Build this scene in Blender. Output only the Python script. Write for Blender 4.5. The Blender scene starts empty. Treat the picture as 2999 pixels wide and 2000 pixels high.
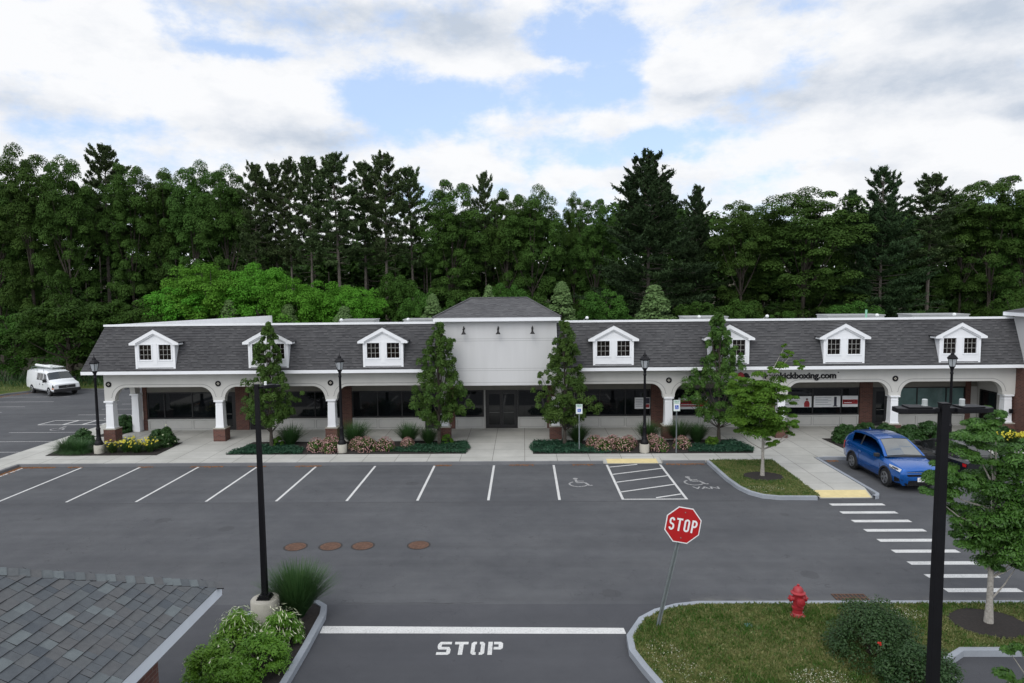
import bpy, bmesh, math, random
import numpy as np
from mathutils import Vector, Matrix
R_ = math.radians
sc = bpy.context.scene
COL = sc.collection

# ------------------------------------------------------------------ camera
cd = bpy.data.cameras.new('camera'); cam = bpy.data.objects.new('camera', cd); COL.objects.link(cam)
cd.sensor_width = 36.0; cd.lens = 24.008; cd.clip_start = 0.1; cd.clip_end = 2000
pit, rol, yaw = R_(4.6025), R_(-0.56999), R_(0.98917)
_r = Vector((math.cos(yaw), math.sin(yaw), 0)); _f0 = Vector((-math.sin(yaw), math.cos(yaw), 0)); _u0 = Vector((0, 0, 1))
_f = _f0*math.cos(pit) - _u0*math.sin(pit); _u = _u0*math.cos(pit) + _f0*math.sin(pit)
_right = _r*math.cos(rol) + _u*math.sin(rol); _up = -_r*math.sin(rol) + _u*math.cos(rol)
M = Matrix.Identity(4)
for i in range(3):
    M[i][0] = _right[i]; M[i][1] = _up[i]; M[i][2] = -_f[i]
M[0][3], M[1][3], M[2][3] = 0, 0, 8.2033
cam.matrix_world = M
sc.camera = cam

# ------------------------------------------------------------------ light
SUN_EL, SUN_AZ = R_(44), R_(202)      # azimuth clockwise from +Y (towards the shops)
sc.view_settings.view_transform = 'Standard'; sc.view_settings.look = 'None'
sc.view_settings.exposure = 0.0; sc.view_settings.gamma = 1.0
sl = bpy.data.lights.new('sun', 'SUN'); sl.energy = 1.05; sl.angle = R_(40); sl.color = (1.0, 0.965, 0.91)
so = bpy.data.objects.new('sun', sl); COL.objects.link(so)
sd = Vector((math.sin(SUN_AZ)*math.cos(SUN_EL), math.cos(SUN_AZ)*math.cos(SUN_EL), math.sin(SUN_EL)))
so.rotation_euler = (-sd).to_track_quat('-Z', 'Y').to_euler()

w = bpy.data.worlds.new('World'); sc.world = w; w.use_nodes = True
nt = w.node_tree; nt.nodes.clear()
def N(t, tree=None, **k):
    n = (tree or nt).nodes.new(t)
    for a, b in k.items(): setattr(n, a, b)
    return n
def L(a, b, tree=None): (tree or nt).links.new(a, b)
def mth(op, a, b=None, c=None, tree=None, clamp=False):
    n = N('ShaderNodeMath', tree, operation=op); n.use_clamp = clamp
    for i, v in enumerate((a, b, c)):
        if v is None: continue
        if isinstance(v, (int, float)): n.inputs[i].default_value = v
        else: L(v, n.inputs[i], tree)
    return n.outputs[0]
out = N('ShaderNodeOutputWorld'); tc = N('ShaderNodeTexCoord')
sky = N('ShaderNodeTexSky', sky_type='NISHITA'); sky.sun_disc = False
sky.sun_elevation = SUN_EL; sky.sun_rotation = SUN_AZ; sky.altitude = 50; sky.air_density = 1.0; sky.dust_density = 1.0; sky.ozone_density = 1.0
bgN = N('ShaderNodeBackground'); L(sky.outputs[0], bgN.inputs[0]); bgN.inputs[1].default_value = 0.07
bgH = N('ShaderNodeBackground'); bgH.inputs[0].default_value = (0.35, 0.46, 0.675, 1); bgH.inputs[1].default_value = 1.0   # thin bright haze in the gaps
bgA = N('ShaderNodeAddShader'); L(bgN.outputs[0], bgA.inputs[0]); L(bgH.outputs[0], bgA.inputs[1])
sep = N('ShaderNodeSeparateXYZ'); L(tc.outputs['Generated'], sep.inputs[0])
az = mth('ARCTAN2', sep.outputs[0], sep.outputs[1]); el = mth('ARCSINE', sep.outputs[2])
uv = N('ShaderNodeCombineXYZ'); L(az, uv.inputs[0]); L(el, uv.inputs[1])
# gentle domain warp for ragged cloud rims
sca = N('ShaderNodeVectorMath', operation='MULTIPLY'); L(uv.outputs[0], sca.inputs[0]); sca.inputs[1].default_value = (1.0, 1.5, 1)
nw = N('ShaderNodeTexNoise'); nw.inputs['Scale'].default_value = 6.0; nw.inputs['Detail'].default_value = 7.0; nw.inputs['Roughness'].default_value = 0.6
L(sca.outputs[0], nw.inputs['Vector'])
wv = N('ShaderNodeVectorMath', operation='SUBTRACT'); L(nw.outputs['Color'], wv.inputs[0]); wv.inputs[1].default_value = (.5, .5, .5)
wm = N('ShaderNodeVectorMath', operation='MULTIPLY'); L(wv.outputs[0], wm.inputs[0]); wm.inputs[1].default_value = (0.16, 0.09, 0)
wa = N('ShaderNodeVectorMath', operation='ADD'); L(uv.outputs[0], wa.inputs[0]); L(wm.outputs[0], wa.inputs[1])
def blob(a, e, ra, re, amp, soft=True):
    s = N('ShaderNodeVectorMath', operation='SUBTRACT'); L(wa.outputs[0], s.inputs[0]); s.inputs[1].default_value = (a, e, 0)
    m = N('ShaderNodeVectorMath', operation='MULTIPLY'); L(s.outputs[0], m.inputs[0]); m.inputs[1].default_value = (1/ra, 1/re, 0)
    d = N('ShaderNodeVectorMath', operation='DOT_PRODUCT'); L(m.outputs[0], d.inputs[0]); L(m.outputs[0], d.inputs[1])
    x = mth('MULTIPLY', d.outputs['Value'], -1.0); x = mth('EXPONENT', x)
    return mth('MULTIPLY', x, amp)
def acc(lst):
    t = None
    for b in lst:
        o = blob(*b); t = o if t is None else mth('ADD', t, o)
    return t
def nz(scale, detail, rough, ofs, sx=1.0, sy=1.7):
    s = N('ShaderNodeVectorMath', operation='MULTIPLY_ADD'); L(uv.outputs[0], s.inputs[0]); s.inputs[1].default_value = (sx, sy, 1); s.inputs[2].default_value = ofs
    n = N('ShaderNodeTexNoise'); n.inputs['Scale'].default_value = scale; n.inputs['Detail'].default_value = detail; n.inputs['Roughness'].default_value = rough
    L(s.outputs[0], n.inputs['Vector']); return n.outputs['Fac']
# positions in the sky as azimuth, elevation (radians)
gaps = [(-.64,.345,.08,.020,.75),(-.41,.315,.08,.016,.65),(-.22,.272,.11,.026,.75),(-.08,.245,.14,.032,.78),(.05,.340,.09,.024,.75),(.13,.335,.07,.026,.65),(-.03,.205,.12,.02,.55),(.20,.185,.10,.016,.5),
        (.11,.275,.10,.038,.75),(.02,.180,.08,.028,.55),(.16,.205,.07,.022,.6),(.24,.215,.10,.020,.6),(-.56,.262,.05,.016,.5),(.33,.265,.06,.02,.45),(.10,.135,.09,.012,.25),(-.50,.205,.05,.02,.35),(.40,.155,.14,.012,.3)]
puffs = [(-.37,.255,.14,.05,.5),(-.62,.26,.13,.05,.4),(.23,.285,.07,.024,.75),(-.06,.20,.10,.04,.6),(.13,.225,.045,.02,.55),(.50,.27,.20,.08,.5),(.55,.17,.2,.04,.5),(-.1,.33,.08,.03,.35),(.05,.155,.2,.016,.35),(.07,.305,.045,.012,.45)]
greys = [(-.29,.205,.13,.024,.70),(-.30,.37,.2,.02,.45),(-.64,.215,.13,.020,.4),(-.10,.355,.13,.035,.62),(.46,.240,.20,.028,.62),(.62,.225,.14,.022,.55),(.26,.262,.07,.010,.4),(.62,.19,.07,.014,.7),(.35,.37,.10,.03,.45),(.56,.31,.1,.03,.35),(-.42,.36,.2,.02,.35),(.62,.29,.15,.03,.4)]
base_n = nz(5.6, 10.0, 0.62, (3.1, 1.7, 0))
cover = mth('ADD', mth('MULTIPLY', mth('SUBTRACT', base_n, 0.5), 3.3), 0.60)
cover = mth('ADD', cover, acc(puffs)); cover = mth('SUBTRACT', cover, acc(gaps))
mr = N('ShaderNodeMapRange', interpolation_type='SMOOTHSTEP'); L(cover, mr.inputs['Value']); mr.inputs['From Min'].default_value = 0.0; mr.inputs['From Max'].default_value = 0.74
mr.inputs['To Min'].default_value = 0.06; mr.inputs['To Max'].default_value = 1.0
g_n = nz(8.0, 9.0, 0.62, (9.4, 4.2, 0), 0.9, 1.9)
grey = mth('ADD', acc(greys), mth('MULTIPLY', mth('SUBTRACT', g_n, 0.5), 2.1), clamp=False)
grey = mth('ADD', grey, 0.06, clamp=True)
cr = N('ShaderNodeValToRGB'); L(grey, cr.inputs[0])
cr.color_ramp.elements[0].position = 0.0; cr.color_ramp.elements[0].color = (0.97, 0.98, 1.0, 1)
cr.color_ramp.elements[1].position = 1.0; cr.color_ramp.elements[1].color = (0.56, 0.63, 0.735, 1)
e_ = cr.color_ramp.elements.new(0.35); e_.color = (0.86, 0.885, 0.93, 1)
bgB = N('ShaderNodeBackground'); L(cr.outputs[0], bgB.inputs[0]); bgB.inputs[1].default_value = 1.0
sdv = N('ShaderNodeVectorMath', operation='DOT_PRODUCT'); L(tc.outputs['Generated'], sdv.inputs[0]); sdv.inputs[1].default_value = tuple(sd)
glow = mth('POWER', mth('MAXIMUM', sdv.outputs['Value'], 0.0), 3.0); L(mth('MULTIPLY_ADD', glow, 0.9, 1.0), bgB.inputs[1])    # veiled sun behind the camera
mx = N('ShaderNodeMixShader'); L(mr.outputs[0], mx.inputs[0]); L(bgA.outputs[0], mx.inputs[1]); L(bgB.outputs[0], mx.inputs[2]); L(mx.outputs[0], out.inputs[0])

# ------------------------------------------------------------------ materials
MAT = {}
def newmat(name):
    m = bpy.data.materials.new(name); m.use_nodes = True; t = m.node_tree; b = t.nodes['Principled BSDF']; MAT[name] = m
    return m, t, b
def ramp(t, fac, stops):
    c = N('ShaderNodeValToRGB', t); L(fac, c.inputs[0], t); el = c.color_ramp.elements
    while len(el) < len(stops): el.new(0.5)
    for e, (p, col) in zip(el, stops): e.position = p; e.color = (*col, 1)
    return c.outputs[0]
def noise(t, scale, detail=4, rough=.55, coord='Object', vec=None):
    n = N('ShaderNodeTexNoise', t); n.inputs['Scale'].default_value = scale; n.inputs['Detail'].default_value = detail; n.inputs['Roughness'].default_value = rough
    if vec is None:
        c = N('ShaderNodeTexCoord', t); vec = c.outputs[coord]
    L(vec, n.inputs['Vector'], t); return n.outputs['Fac']
def mixc(t, fac, a, b, blend='MIX'):
    n = N('ShaderNodeMix', t, data_type='RGBA', blend_type=blend)
    for s, v in ((0, fac), (6, a), (7, b)):
        if isinstance(v, (int, float)): n.inputs[s].default_value = v
        elif isinstance(v, tuple): n.inputs[s].default_value = (*v, 1)
        else: L(v, n.inputs[s], t)
    return n.outputs[2]
def bump(t, b, h, dist=.01, s=.5):
    n = N('ShaderNodeBump', t); n.inputs['Distance'].default_value = dist; n.inputs['Strength'].default_value = s
    L(h, n.inputs['Height'], t); L(n.outputs[0], b.inputs['Normal'], t)
def simple(name, col, rough=.6, metal=0, var=.08, scale=3.0, spec=.5, coat=0):
    m, t, b = newmat(name)
    b.inputs['Roughness'].default_value = rough; b.inputs['Metallic'].default_value = metal
    b.inputs['Specular IOR Level'].default_value = spec; b.inputs['Coat Weight'].default_value = coat
    f = noise(t, scale, 5, .6)
    lo = tuple(c*(1-var) for c in col); hi = tuple(min(1, c*(1+var)) for c in col)
    L(ramp(t, f, [(.3, lo), (.7, hi)]), b.inputs['Base Color'], t)
    return m

def mk_asphalt():
    m, t, b = newmat('asphalt'); b.inputs['Roughness'].default_value = .88; b.inputs['Specular IOR Level'].default_value = .25
    c = N('ShaderNodeTexCoord', t); v = c.outputs['Object']
    sep = N('ShaderNodeSeparateXYZ', t); L(v, sep.inputs[0], t)
    big = noise(t, .22, 5, .6, vec=v); med = noise(t, 1.6, 6, .65, vec=v); fine = noise(t, 55, 3, .8, vec=v)
    st = N('ShaderNodeVectorMath', t, operation='MULTIPLY'); L(v, st.inputs[0], t); st.inputs[1].default_value = (.06, 1.2, 1)
    streak = noise(t, 1.0, 4, .6, vec=st.outputs[0])
    col = ramp(t, big, [(.3, (.072, .075, .082)), (.7, (.106, .109, .115))])
    col = mixc(t, .5, col, ramp(t, med, [(.3, (.78, .78, .80)), (.72, (1.14, 1.13, 1.12))]), 'MULTIPLY')
    col = mixc(t, .55, col, ramp(t, streak, [(.3, (.80, .80, .80)), (.7, (1.16, 1.16, 1.16))]), 'MULTIPLY')
    col = mixc(t, .8, col, ramp(t, fine, [(.25, (.62, .62, .62)), (.5, (.98, .98, .98)), (.8, (1.5, 1.5, 1.48))]), 'MULTIPLY')
    vo = N('ShaderNodeTexVoronoi', t); vo.inputs['Scale'].default_value = .33; L(v, vo.inputs['Vector'], t)      # oil drips and worn spots
    spot = mth('MULTIPLY', mth('LESS_THAN', mth('ADD', vo.outputs['Distance'], mth('MULTIPLY', med, .12, tree=t), tree=t), .145, tree=t), .30, tree=t)
    col = mixc(t, spot, col, (.045, .045, .047))
    ck = noise(t, .55, 3, .6, vec=v); crack = mth('LESS_THAN', mth('ABSOLUTE', mth('SUBTRACT', ck, .5, tree=t), tree=t), .0016, tree=t)
    col = mixc(t, mth('MULTIPLY', crack, .38, tree=t), col, (.035, .035, .037))
    # sandy grit washed against the island kerb
    gy = mth('MULTIPLY', mth('SUBTRACT', sep.outputs[1], 17.22, tree=t), 5.0, tree=t); gr = mth('EXPONENT', mth('MULTIPLY', mth('MULTIPLY', gy, gy, tree=t), -1.0, tree=t), tree=t)
    gr = mth('MULTIPLY', mth('MULTIPLY', gr, mth('GREATER_THAN', sep.outputs[0], 4.3, tree=t), tree=t), mth('MULTIPLY', mth('SUBTRACT', noise(t, .9, 5, .65, vec=v), .42, tree=t), 3.0, tree=t, clamp=True), tree=t, clamp=True)
    col = mixc(t, mth('MULTIPLY', gr, .6, tree=t), col, (.235, .225, .20))
    # the driveway mouth was laid later and is darker: a real patch of newer paving
    dy = mth('GREATER_THAN', 17.15, mth('ADD', sep.outputs[1], mth('MULTIPLY', mth('SUBTRACT', med, .5), .12, tree=t), tree=t), tree=t)
    col = mixc(t, mth('MULTIPLY', dy, .42, tree=t), col, (.050, .051, .060))
    L(col, b.inputs['Base Color'], t); bump(t, b, fine, .006, .5); return m
mk_asphalt()

def mk_concrete(name, col, joints=True, sx=1.52, sy=1.52):
    m, t, b = newmat(name); b.inputs['Roughness'].default_value = .85; b.inputs['Specular IOR Level'].default_value = .3
    c = N('ShaderNodeTexCoord', t); v = c.outputs['Object']
    a = noise(t, .7, 6, .65, vec=v); f = noise(t, 30, 3, .7, vec=v)
    k = ramp(t, a, [(.3, tuple(x*.84 for x in col)), (.7, tuple(x*1.10 for x in col))])
    k = mixc(t, .5, k, ramp(t, f, [(.3, (.85, .85, .85)), (.7, (1.1, 1.1, 1.1))]), 'MULTIPLY')
    if joints:
        br = N('ShaderNodeTexBrick', t); br.offset = 0; br.inputs['Scale'].default_value = 1.0; br.inputs['Brick Width'].default_value = sx; br.inputs['Row Height'].default_value = sy
        br.inputs['Mortar Size'].default_value = .014; br.inputs['Mortar Smooth'].default_value = .1
        br.inputs['Color1'].default_value = (1, 1, 1, 1); br.inputs['Color2'].default_value = (.93, .93, .92, 1); br.inputs['Mortar'].default_value = (.42, .41, .40, 1)
        L(v, br.inputs['Vector'], t); k = mixc(t, 1.0, k, br.outputs['Color'], 'MULTIPLY')
    L(k, b.inputs['Base Color'], t); return m
mk_concrete('sidewalk_concrete', (.46, .455, .425)); mk_concrete('pale_concrete', (.42, .40, .35), False); mk_concrete('granite', (.30, .325, .36), False)
mk_concrete('granite_dark', (.17, .175, .185), False)

def mk_brick():
    m, t, b = newmat('brick'); b.inputs['Roughness'].default_value = .85
    c = N('ShaderNodeTexCoord', t); g = N('ShaderNodeNewGeometry', t)
    s = N('ShaderNodeSeparateXYZ', t); L(c.outputs['Object'], s.inputs[0], t)
    u = mth('ADD', s.outputs[0], s.outputs[1], tree=t); cb = N('ShaderNodeCombineXYZ', t); L(u, cb.inputs[0], t); L(s.outputs[2], cb.inputs[1], t)
    br = N('ShaderNodeTexBrick', t); br.inputs['Scale'].default_value = 1; br.inputs['Brick Width'].default_value = .21; br.inputs['Row Height'].default_value = .072; br.inputs['Mortar Size'].default_value = .006
    br.inputs['Color1'].default_value = (.090, .034, .026, 1); br.inputs['Color2'].default_value = (.150, .058, .040, 1); br.inputs['Mortar'].default_value = (.14, .12, .105, 1); br.inputs['Bias'].default_value = -.1
    L(cb.outputs[0], br.inputs['Vector'], t); L(br.outputs['Color'], b.inputs['Base Color'], t); return m
mk_brick()

def mk_shingle(name, axis, w=.24, h=.133, dark=(.060, .060, .063), light=(.094, .094, .097), k=1.0):
    """laminated shingles: rows of tabs with a dark dash of shadow-line under the thick ones"""
    m, t, b = newmat(name); b.inputs['Roughness'].default_value = .92; b.inputs['Specular IOR Level'].default_value = .2
    c = N('ShaderNodeTexCoord', t); s = N('ShaderNodeSeparateXYZ', t); L(c.outputs['Object'], s.inputs[0], t)
    u = s.outputs[0] if axis == 'x' else s.outputs[1]; v = mth('MULTIPLY', s.outputs[2], k, tree=t)
    cb = N('ShaderNodeCombineXYZ', t); L(u, cb.inputs[0], t); L(v, cb.inputs[1], t)
    br = N('ShaderNodeTexBrick', t); br.inputs['Scale'].default_value = 1; br.inputs['Brick Width'].default_value = w; br.inputs['Row Height'].default_value = h; br.inputs['Mortar Size'].default_value = .001
    br.offset = .37; br.squash = .72; br.squash_frequency = 3
    br.inputs['Color1'].default_value = (0, 0, 0, 1); br.inputs['Color2'].default_value = (1, 1, 1, 1); br.inputs['Mortar'].default_value = (.5, .5, .5, 1)
    L(cb.outputs[0], br.inputs['Vector'], t)
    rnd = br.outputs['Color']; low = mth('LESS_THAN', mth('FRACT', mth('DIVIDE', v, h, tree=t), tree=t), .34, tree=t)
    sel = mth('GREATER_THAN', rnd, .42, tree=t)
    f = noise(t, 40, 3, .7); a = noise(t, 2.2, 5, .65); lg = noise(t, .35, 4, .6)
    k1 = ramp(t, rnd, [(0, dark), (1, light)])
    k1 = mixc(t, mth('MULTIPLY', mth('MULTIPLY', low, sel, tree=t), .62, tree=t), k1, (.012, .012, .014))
    k1 = mixc(t, .5, k1, ramp(t, f, [(.3, (.65, .65, .65)), (.7, (1.4, 1.4, 1.4))]), 'MULTIPLY')
    k1 = mixc(t, .5, k1, ramp(t, a, [(.3, (.72, .72, .74)), (.7, (1.28, 1.28, 1.26))]), 'MULTIPLY')
    k1 = mixc(t, .5, k1, ramp(t, lg, [(.35, (.8, .8, .82)), (.65, (1.2, 1.2, 1.2))]), 'MULTIPLY')
    L(k1, b.inputs['Base Color'], t); return m
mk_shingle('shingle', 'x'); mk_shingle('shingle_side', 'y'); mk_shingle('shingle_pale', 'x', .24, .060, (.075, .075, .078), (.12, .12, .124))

def mk_tabs():
    m, t, b = newmat('shingle_tabs'); b.inputs['Roughness'].default_value = .93; b.inputs['Specular IOR Level'].default_value = .2
    a = N('ShaderNodeAttribute', t); a.attribute_name = 'tint'
    col = ramp(t, a.outputs['Fac'], [(.0, (.076, .086, .097)), (.3, (.094, .103, .111)), (.55, (.103, .105, .108)), (.78, (.103, .114, .120)), (1.0, (.130, .147, .153))])
    f = noise(t, 160, 3, .8); g = noise(t, 9, 4, .6)
    col = mixc(t, .6, col, ramp(t, f, [(.28, (.55, .55, .55)), (.72, (1.5, 1.5, 1.5))]), 'MULTIPLY')
    col = mixc(t, .5, col, ramp(t, g, [(.3, (.78, .78, .80)), (.7, (1.2, 1.2, 1.18))]), 'MULTIPLY')
    L(col, b.inputs['Base Color'], t); bump(t, b, f, .004, .5); return m
mk_tabs()
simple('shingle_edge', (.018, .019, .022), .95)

simple('white_trim', (.82, .835, .86), .45, var=.03, scale=1.2)
simple('fascia_metal', (.72, .77, .83), .38, var=.05, scale=2.0)
def mk_stucco(name, col):
    m, t, b = newmat(name); b.inputs['Roughness'].default_value = .9; b.inputs['Specular IOR Level'].default_value = .2
    c = N('ShaderNodeTexCoord', t); v = c.outputs['Object']
    st = N('ShaderNodeVectorMath', t, operation='MULTIPLY'); L(v, st.inputs[0], t); st.inputs[1].default_value = (2.2, 2.2, .22)
    a = noise(t, 1.0, 6, .6, vec=st.outputs[0]); f = noise(t, 60, 3, .6, vec=v)
    k = ramp(t, a, [(.3, tuple(x*.95 for x in col)), (.7, tuple(x*1.03 for x in col))]); L(k, b.inputs['Base Color'], t); bump(t, b, f, .004, .4); return m
mk_stucco('stucco', (.54, .535, .51)); mk_stucco('tower_stucco', (.595, .598, .602)); simple('panel_grey', (.47, .47, .45), .6, var=.04)
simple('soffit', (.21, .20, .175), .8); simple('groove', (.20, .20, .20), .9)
simple('black_metal', (.006, .006, .008), .5, var=.2, spec=.22); simple('bronze_metal', (.012, .011, .011), .5, var=.2, spec=.4); simple('dark_frame', (.010, .010, .011), .4)
simple('galvanised', (.23, .26, .27), .5, .5, var=.15, scale=12)
simple('white_plastic', (.78, .80, .80), .35); simple('rubber', (.012, .012, .013), .8); simple('cladding_black', (.016, .016, .018), .65)
simple('chrome', (.55, .56, .58), .22, .9); simple('alloy', (.32, .33, .35), .35, .8); simple('rust_iron', (.115, .060, .038), .85, .1, var=.35, scale=9)
simple('iron_dark', (.03, .026, .024), .8, var=.3, scale=9); simple('hydrant_red', (.33, .022, .030), .45, var=.18, scale=6); simple('sign_red', (.40, .006, .010), .42, var=.05)
simple('sign_white', (.78, .79, .80), .45, var=.03); simple('sign_green', (.05, .30, .17), .5); simple('sign_blue', (.015, .09, .45), .5)
simple('poster_red', (.32, .015, .02), .5); simple('poster_dark', (.03, .03, .05), .6); simple('poster_skin', (.18, .09, .06), .7); simple('poster_grey', (.38, .40, .43), .6)
simple('roof_white', (.78, .78, .79), .6, var=.04); simple('unit_grey', (.30, .31, .31), .6, var=.1); simple('pipe_green', (.20, .42, .30), .5)
simple('mulch', (.018, .014, .012), .95, var=.5, scale=18); simple('bark', (.060, .050, .040), .9, var=.35, scale=8); simple('bark_pine', (.115, .100, .085), .9, var=.3, scale=6)
simple('bark_pale', (.32, .30, .27), .85, var=.35, scale=16); simple('valve_teal', (.10, .25, .27), .6); simple('forest_floor', (.040, .038, .022), .95, var=.5, scale=.7)
simple('tail_red', (.35, .01, .01), .25); simple('amber', (.50, .14, .02), .3); simple('lamp_clear', (.50, .53, .56), .12, .3); simple('plate_white', (.72, .72, .72), .4)
simple('glass_lamp', (.42, .45, .45), .15, .0, spec=.8)
simple('seam', (.048, .048, .052), .95); simple('van_white', (.76, .78, .80), .28, var=.02, coat=.5); simple('car_black', (.010, .011, .013), .25, coat=.6)
simple('yellow_tile', (.64, .53, .27), .8, var=.08, scale=5)
def mk_paint():
    m, t, b = newmat('road_paint'); b.inputs['Roughness'].default_value = .75
    f = noise(t, 26, 4, .75); g = noise(t, 1.4, 4, .6)
    k = ramp(t, mth('ADD', f, mth('MULTIPLY', mth('SUBTRACT', g, .5, tree=t), .35, tree=t), tree=t), [(.30, (.15, .15, .155)), (.40, (.50, .50, .49)), (.62, (.66, .66, .645))])
    L(k, b.inputs['Base Color'], t)
    m, t, b = newmat('worn_paint'); b.inputs['Roughness'].default_value = .8
    f = noise(t, 20, 4, .75)
    L(ramp(t, f, [(.38, (.13, .13, .135)), (.52, (.36, .36, .36)), (.7, (.50, .50, .49))]), b.inputs['Base Color'], t)
mk_paint()
def mk_carpaint():
    m, t, b = newmat('blue_paint'); b.inputs['Roughness'].default_value = .26; b.inputs['Metallic'].default_value = .6; b.inputs['Coat Weight'].default_value = .9; b.inputs['Coat Roughness'].default_value = .06
    f = noise(t, 400, 2, .5); L(ramp(t, f, [(.3, (.001, .070, .31)), (.7, (.003, .135, .52))]), b.inputs['Base Color'], t)
mk_carpaint()
def mk_glass(name, col, rough, spec=.5):
    m, t, b = newmat(name); b.inputs['Roughness'].default_value = rough; b.inputs['Specular IOR Level'].default_value = spec; b.inputs['IOR'].default_value = 1.5
    f = noise(t, .8, 4, .6); L(ramp(t, f, [(.3, tuple(c*.6 for c in col)), (.7, tuple(c*1.4 for c in col))]), b.inputs['Base Color'], t)
    g = noise(t, .35, 2, .5); bump(t, b, g, .05, .08); return m
mk_glass('shop_glass', (.006, .0075, .009), .04); mk_glass('blind_glass', (.10, .165, .16), .10); mk_glass('car_glass', (.012, .014, .015), .03, .8); mk_glass('small_glass', (.008, .006, .005), .05)
mk_glass('wind_glass', (.07, .082, .082), .04, 1.0); MAT['wind_glass'].node_tree.nodes['Principled BSDF'].inputs['IOR'].default_value = 2.0; mk_glass('van_glass', (.022, .028, .030), .04, .8)

def mk_grass(name, a, b_, c_):
    m, t, b = newmat(name); b.inputs['Roughness'].default_value = .9; b.inputs['Specular IOR Level'].default_value = .15
    x = noise(t, .7, 6, .7); y = noise(t, 9, 4, .7)
    k = ramp(t, x, [(.32, a), (.5, b_), (.68, c_)]); k = mixc(t, .7, k, ramp(t, y, [(.3, (.5, .5, .5)), (.7, (1.5, 1.5, 1.5))]), 'MULTIPLY')
    L(k, b.inputs['Base Color'], t)
mk_grass('lawn', (.056, .092, .018), (.105, .120, .036), (.165, .150, .070)); mk_grass('meadow', (.045, .075, .015), (.075, .10, .025), (.11, .12, .04))

def mk_leaf(name, a, b_, trans=.25, rough=.5, rnd=.35, spec=.35):
    m, t, b = newmat(name); b.inputs['Roughness'].default_value = rough; b.inputs['Specular IOR Level'].default_value = spec
    at = N('ShaderNodeAttribute', t); at.attribute_name = 'tint'
    oi = N('ShaderNodeObjectInfo', t)
    k = ramp(t, at.outputs['Fac'], [(0.0, a), (1.0, b_)])
    v = mth('MULTIPLY_ADD', oi.outputs['Random'], rnd, 1 - rnd/2, tree=t)
    h = N('ShaderNodeHueSaturation', t); L(k, h.inputs['Color'], t); L(v, h.inputs['Value'], t)
    L(mth('MULTIPLY_ADD', oi.outputs['Random'], .018, .498, tree=t), h.inputs['Hue'], t)
    L(h.outputs[0], b.inputs['Base Color'], t)
    if trans:
        tr = N('ShaderNodeBsdfTranslucent', t); L(h.outputs[0], tr.inputs[0], t)
        ms = N('ShaderNodeMixShader', t); ms.inputs[0].default_value = trans
        L(b.outputs[0], ms.inputs[1], t); L(tr.outputs[0], ms.inputs[2], t); L(ms.outputs[0], t.nodes['Material Output'].inputs[0], t)
    return m
mk_leaf('leaf_oak', (.022, .050, .009), (.078, .145, .028), .2, .7, .3, .12)
mk_leaf('leaf_pine', (.030, .052, .020), (.085, .122, .044), .2, .7, .3, .15)
mk_leaf('leaf_bigpine', (.014, .030, .012), (.040, .070, .024), .12, .7, .3, .15)
mk_leaf('leaf_maple', (.055, .175, .010), (.140, .330, .038), .3, .7, .3, .12)
mk_leaf('leaf_shrub', (.024, .060, .009), (.066, .138, .022), .25, .7, .5, .12)
mk_leaf('leaf_cone', (.085, .150, .045), (.180, .265, .105), .25, .7, .2, .12)
mk_leaf('leaf_pear', (.022, .064, .009), (.100, .170, .034), .25, .6, .25, .2)
mk_leaf('leaf_zelkova', (.020, .066, .010), (.095, .195, .030), .28, rnd=.2)
mk_leaf('leaf_young', (.040, .120, .009), (.125, .240, .028), .3, .6, .1, .2)
mk_leaf('leaf_spirea', (.062, .170, .010), (.165, .320, .030), .3, rnd=.2)
mk_leaf('leaf_rose', (.012, .040, .010), (.045, .092, .024), .2, rnd=.1)
mk_leaf('leaf_hydrangea', (.014, .042, .009), (.045, .100, .022), .2, rnd=.2)
mk_leaf('leaf_juniper', (.010, .045, .022), (.032, .092, .045), .1, rnd=.15)
mk_leaf('blade', (.018, .062, .016), (.070, .130, .040), .2, rnd=.3)
mk_leaf('blade_lily', (.020, .055, .012), (.060, .110, .030), .2, rnd=.2)
mk_leaf('blade_lawn', (.052, .115, .014), (.255, .235, .105), .2, rnd=0)
mk_leaf('petal_pink', (.22, .085, .085), (.56, .36, .33), .2, rnd=.1); mk_leaf('petal_yellow', (.62, .50, .03), (.78, .70, .10), .2, rnd=0); mk_leaf('petal_white', (.42, .47, .28), (.72, .72, .54), .2, rnd=0)
mk_leaf('petal_clover', (.40, .40, .30), (.62, .62, .52), .1, rnd=0); mk_leaf('petal_red', (.55, .02, .02), (.7, .04, .04), .1, rnd=0)
mk_leaf('litter_orange', (.16, .060, .022), (.30, .120, .040), 0, .9, 0); mk_leaf('twig_grey', (.12, .10, .085), (.22, .19, .17), 0, .9, .2)

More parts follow.
